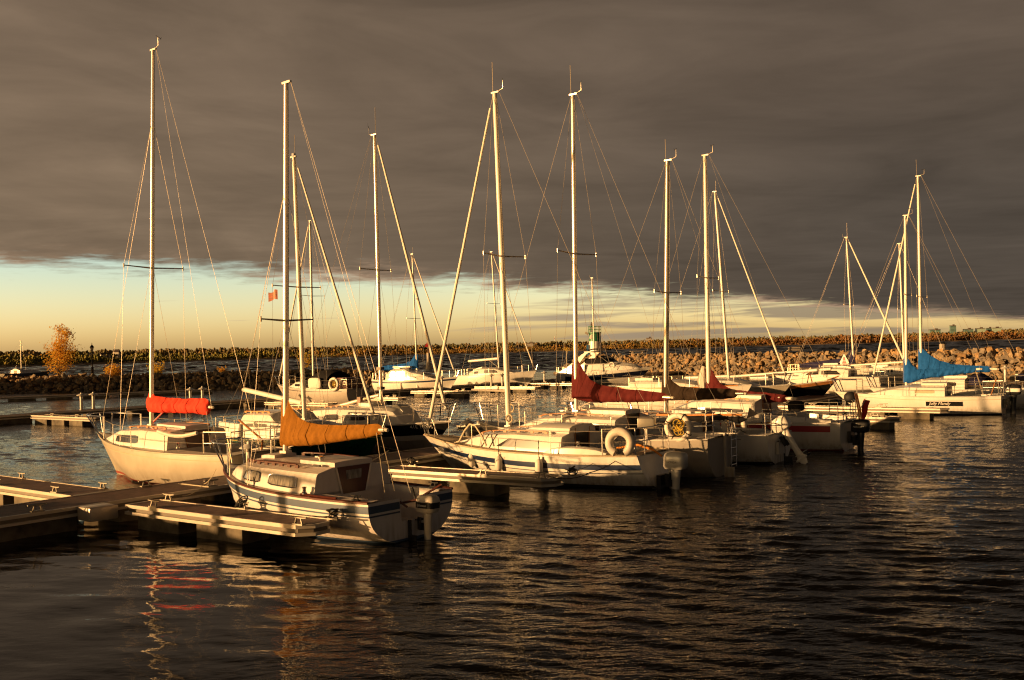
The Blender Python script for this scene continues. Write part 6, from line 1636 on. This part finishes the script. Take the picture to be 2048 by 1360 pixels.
# right-hand group --------------------------------------------------------------------------------------
# long white hull behind the brown cover
rt, h, hl, cb, mf, m = simple_sail('long plain white hull lying behind the brown sail cover, mast unstepped', 1340, 800, 52.5, 128, 4.5, 9.2, 2.8, (1.25, 1.2, 1.35), 700, .9, 0, antenna=0, vane=None, wr=.004, back=False, cabin=(2.6, 7.0, .35, [(0, 1), (.6, 1), (.85, .5), (1, .02)]), pul=False)
for o in [c for c in rt.children if c.name.split('.')[0] in ('mast', 'shroud', 'forestay')]:
    for c in list(o.children_recursive): bpy.data.objects.remove(c)
    bpy.data.objects.remove(o)
MB().tube([h.sheer(x, -1, -.01, .04) for x in np.linspace(.2, 8.6, 14)], .03, 6).build('teak_rail', MT['orangewood'], rt)
# sloop with the leaning mast
rt, h, hl, cb, mf, m = simple_sail('beige bowed sloop with the aft leaning mast and long bare boom', 1458, 765, 54.8, 128, 5.2, 8.8, 2.8, (1.05, 1.0, 1.2), 381, 1.1, 2.9, hull='cream', spr=(582, .95), furl=.055, wr=.006, antenna=.6, vane=None, boom=(2.6, zat(1458, 752, 54.8), -.1, .06), win=[(3.2, 4.2, .3, .7, 0, .1), (4.5, 5.6, .3, .7, -.2, .1)])
# white spar carried on crutches
a, b = PD(1378, 760, 62), PD(1662, 738, 56.4)
sp_ = empty('lowered_mast', (a.x, a.y, a.z), None, 'long white unstepped mast lying level before the boulders', 'spar')
MB().tube([V3(0, 0, 0), (b - a) * .5, b - a], .085, 10).build('spar', MT['whitemast'], sp_)
MB().box(V3(-.08, 0, 0), (.18, .2, .22)).build('heel_fitting', MT['steel'], sp_)
for u_ in (.12, .86): MB().tube([(b - a) * u_ + V3(.25, 0, -1.15), (b - a) * u_ - V3(0, 0, .08)], .03, 5).tube([(b - a) * u_ + V3(-.25, 0, -1.15), (b - a) * u_ - V3(0, 0, .08)], .03, 5).build('crutch', MT['teak'], sp_)
# dark wooden bow
rt, h, hl, cb, mf, m = simple_sail('dark hulled wooden boat with a varnished bow rail', 1640, 780, 55, 128, 6.4, 7.4, 2.4, (1.0, .95, 1.35), 748, 1.2, 0, hull='black', deck='tan', antenna=0, vane=None, wr=.003, back=False, pul=False, cabin=(2.4, 4.8, .4, [(0, 1), (.6, 1), (1, .1)]))
for o in [c for c in rt.children if c.name.split('.')[0] in ('mast', 'shroud', 'forestay')]:
    for c in list(o.children_recursive): bpy.data.objects.remove(c)
    bpy.data.objects.remove(o)
hull_band('varnished_rail', h, hl, MT['teak'], 0.0, .20, off=.01)
MB().tube([h.sheer(6.9, 1, 0, .05), V3(7.5, 0, 1.55), h.sheer(6.9, -1, 0, .05)], .03, 6).build('bow_rail', MT['teak'], rt)
# transom lettered VIKA
L = 7.4; hd = -54
h = Hull(L, 2.7, 1.1, 1.1, 1.2, tw=.80, rake=.9, tr=-.05, bowp=1.9)
q = P(1768, 786, 0)
rt, hl = yacht(q, hd, 'white sloop with long cabin windows and VIKA lettered on its grey transom', h, 'white', 'deckwhite', (.5, 2.0, 1.5), 'white')
cb = Cabin(h, 2.0, 5.6, 1.0, .55, [(0, .85), (.12, 1), (.55, 1), (.75, .75), (.9, .3), (1, .02)], side=.22, camber=.12); cb.build(rt, MT['white'])
cb.window(2.5, 3.8, .3, .78, MT['glass'], sa=.3, rnd_=False); cb.window(4.0, 5.0, .3, .78, MT['glass'], sf=-.35, rnd_=False)
companion(cb, .7, .75, MT['smoke'], zu=.45); hatch_slide(cb, 2.0, 3.2, .8, .08)
text_mesh('lettering', 'VIKA', .36, MT['letterdark'], hl, lambda a, b: Vector((-.05 * (1.1 - (.62 + b)) - .02, -(a - .42), .52 + b)), align='LEFT')
pulpit(rt, h, .6, 1.1, .1, r=.022); lifelines(rt, h, [2.2, 3.8, 5.2], .58, x_end=.9, x_bow=6.3); pushpit(rt, h, .6, r=.02)
MB().tube([h.sheer(3.6, 1, .1, .05), h.sheer(3.55, 1, .1, .95)], .03, 6).build('boarding_post', MT['white'], rt)
# navy cover with a diamond badge
NC = [(0, 1.0, .3, .06), (.04, 1.15, .34, .2), (.10, .9, .36, .24), (.18, .55, .36, .24), (.3, .40, .36, .22), (.6, .3, .3, .18), (.9, .18, .2, .12), (1, .08, .1, .05)]
rt, h, hl, cb, mf, m = simple_sail('white sloop with a navy cover bearing a red diamond badge', 1708, 748, 75, 128, 4.9, 9.0, 2.9, (1.15, 1.15, 1.35), 474, 1.1, 1.6, spr=(610, 1.05), furl=.085, wr=.008, boom=(4.4, zat(1708, 727, 75), -.12, .06), cover=(MT['cnavy'], NC, 21, 1.0, .04), antenna=1.1)
zb_ = zat(1708, 727, 75)
dm = Vector((4.9 - .62, -.30, zb_ + .1))
MB().loft([[dm + V3(0, 0, .66), dm + V3(.36, 0, 0), dm + V3(0, 0, -.66), dm + V3(-.36, 0, 0)], [dm + V3(0, .03, .66), dm + V3(.36, .03, 0), dm + V3(0, .03, -.66), dm + V3(-.36, .03, 0)]]).build('diamond_badge', MT['letterwhite'], rt, smooth=False)
for (a_, b_, w_) in ((.42, .14, .10), (.10, -.10, .19), (-.14, -.34, .12)):
    MB().loft([[dm + V3(-w_, -.012, b_), dm + V3(w_, -.012, b_), dm + V3(w_ * .6, -.012, a_), dm + V3(-w_ * .6, -.012, a_)], [dm + V3(-w_, .0, b_), dm + V3(w_, .0, b_), dm + V3(w_ * .6, .0, a_), dm + V3(-w_ * .6, .0, a_)]]).build('badge_mark', MT['red'], rt, smooth=False)
# cream sloop behind, bare boom to the left
rt, h, hl, cb, mf, m = simple_sail('cream sloop with a bare boom behind the blue covers, bow right', 1809, 745, 68, 128, 4.4, 7.6, 2.7, (1.1, 1.1, 1.25), 487, 1.0, .6, hull='cream', wr=.008, spr=(618, .6), antenna=0, vane=None, boom=(3.6, zat(1809, 724, 68), -.2, .07), win=[(3.0, 3.3, .3, .7, 0, 0), (3.6, 3.9, .3, .7, 0, 0)])
# near one of the two blue covers, black name board
NB = [(0, .8, .3, .06), (.03, .98, .34, .13), (.07, .85, .36, .17), (.13, .5, .34, .18), (.2, .26, .27, .18), (.4, .2, .2, .16), (.7, .18, .18, .14), (.97, .15, .15, .10), (1, .07, .08, .04)]
rt, h, hl, cb, mf, m = simple_sail('white sloop with a blue cover and a black name board on its side', 1813, 780, 46.2, -56, 4.15, 7.5, 2.6, (.85, .82, 1.0), 432, 1.15, 1.25, wr=.006, spr=(590, .75), boom=(3.1, zat(1813, 752, 46.2), .30, .055), cover=(MT['cblue'], NB, 31, .98, .036), antenna=0, tr=.05,
    cabin=(2.3, 5.9, .42, [(0, 1), (.45, 1), (.6, .8), (.82, .35), (1, .02)]), bands=[('boot_stripe', 'darkgrey', -.05, .05, dict(absz=True)), ('cove_stripe', 'tan', .12, .14, {})], win=[])
cb.window(2.75, 3.6, .35, .72, MT['tan'], sides=(1,)); cb.window(2.28, 2.3, .0, .9, MT['smoke'], sides=(1,))
q0, q1 = 1.55, 3.05
nb = MB().loft([[h.at(x, z, 1, off) for z, off in ((.42, .01), (.42, .05), (.62, .05), (.62, .01))] for x in np.linspace(q0, q1, 8)]).build('name_board', MT['black'], hl, smooth=False)
text_mesh('lettering', 'Jolly Mandy', .19, MT['letterwhite'], nb, lambda a, b: h.at(q1 - .14 - a, .475 + b, 1, .062), shear=.3)
outboard(rt, -.1, .1, .62, 0, 1.15, .62, MT['outblack'], MT['outblack'], MT['letterwhite'], False)
MB().box((-.05, .1, .5), (.1, .4, .4)).build('motor_bracket', MT['outblack'], rt)
MB().tube([(.4, .9, .9), (.2, .75, 1.6)], .03, 6).build('tiller', MT['teak'], rt)
winch(rt, h.sheer(2.0, 1, .3, .1))
# far one of the two blue covers, stern out of the frame
FB = [(0, .9, .12, .06), (.03, 1.15, .14, .2), (.08, 1.0, .16, .26), (.16, .72, .2, .26), (.3, .42, .24, .24), (.45, .26, .24, .2), (.62, .2, .2, .16), (.75, .17, .17, .13), (.97, .15, .15, .11), (1, .07, .08, .04)]
rt, h, hl, cb, mf, m = simple_sail('white sloop with a larger blue cover and navy stern panel, cut by the right edge', 1843, 765, 50.5, -52, 5.2, 7.9, 2.7, (1.0, .9, .95), 353, 1.1, .7, wr=.006, spr=(594, .9), furl=.055, boom=(3.5, zat(1843, 737, 50.5), -.06, .055), cover=(MT['cblue'], FB, 33, .95, .036), antenna=.85,
    cabin=(2.9, 6.3, .5, [(0, 1), (.5, 1), (.7, .8), (.9, .3), (1, .02)]), win=[(3.3, 4.9, .35, .75, -.1, .0)])
MB().box((-.06, -.45, .45), (.03, .9, .5)).build('stern_panel', MT['navy'], rt)
MB().loft(sbox((.35, .7, 1.35), (.42, .38, .34), .7)).build('covered_grill', MT['cnavy'], rt)
MB().tube([(.35, .7, .95), (.35, .7, 1.4)], .02, 6).build('grill_post', MT['steel'], rt)
mb = MB(); mb.loft([[V3(x, 1.05 * math.cos(a), 1.15 + hh * math.sin(a) ** .7) for a in [math.pi * k / 8 for k in range(9)]] for x, hh in ((2.0, .35), (2.3, .55), (2.7, .45))], False); mb.build('dodger', MT['cnavy'], rt)
MB().lathe([(.09, 0), (.09, .14), (.05, .2), (.05, .26)], c=h.sheer(1.35, 1, .25, .1), n=10).build('fuel_can', MT['red'], rt)

# mooring lines ------------------------------------------------------------------------------------------
def w2(rt_name): return None
rope('mooring_line', [D1(8.6, -1.7) + V3(0, 0, 1.0), D1(7.6, .2) + V3(0, 0, .55)], 'dark rope dropping from the blue-striped bow to the main dock', sag=.25)
rope('mooring_line', [P(762, 893, .95), P(838, 905, DZ + .05)], 'taut dark rope from the black and green bows to the main dock', sag=.03)
rope('mooring_line', [P(1095, 952, DZ + .1), P(1180, 945, .55), P(1262, 895, .93)], 'dark rope from the finger cleat up to the blue-striped stern', sag=.10)
rope('mooring_line', [P(1100, 948, DZ + .1), P(1190, 925, .62), P(1275, 890, .95)], 'thinner rope from the same cleat to the blue-striped quarter', r=.007, sag=.08)
rope('mooring_line', [P(626, 1032, DZ + .1), P(700, 1016, .52), P(738, 999, .8)], 'dark rope from the nearest finger cleat to the ochre-covered stern', sag=.07)
rope('mooring_line', [P(432, 938, .98), P(408, 968, .62), P(365, 992, DZ + .02)], 'thin pale rope hanging from the ochre-covered bow to the finger', r=.008, mat=MT['ropewhite'], sag=.06)
rope('boat_hook', [P(357, 967, DZ + .03), P(418, 974, DZ + .03)], 'pale boat hook lying on the main dock planks', r=.014, mat=MT['ropewhite'], group=None, sag=0, n=2)['category'] = 'boat hook'

def on_dock(A, B, x, y): A = Vector(A); d_ = (Vector(B) - A); d_.z = 0; d_.normalize(); p = A + d_ * x + V3(-d_.y, d_.x, 0) * y; p.z = DZ + .08; return p
rope_coil(on_dock(F1A, F1B, 2.75, .74), 'dark rope turns on the cleat in the middle of the nearest finger')
rope_coil(on_dock(F1A, F1B, 5.25, .74), 'dark rope turns on the cleat at the end of the nearest finger')
rope_coil(on_dock(F2A, F2B, 5.3, .74), 'dark rope turns on the end cleat beside the blue-striped hull')
rope_coil(on_dock(F2A, F2B, .5, .74), 'dark rope turns on the inner cleat below the blue-striped bow')
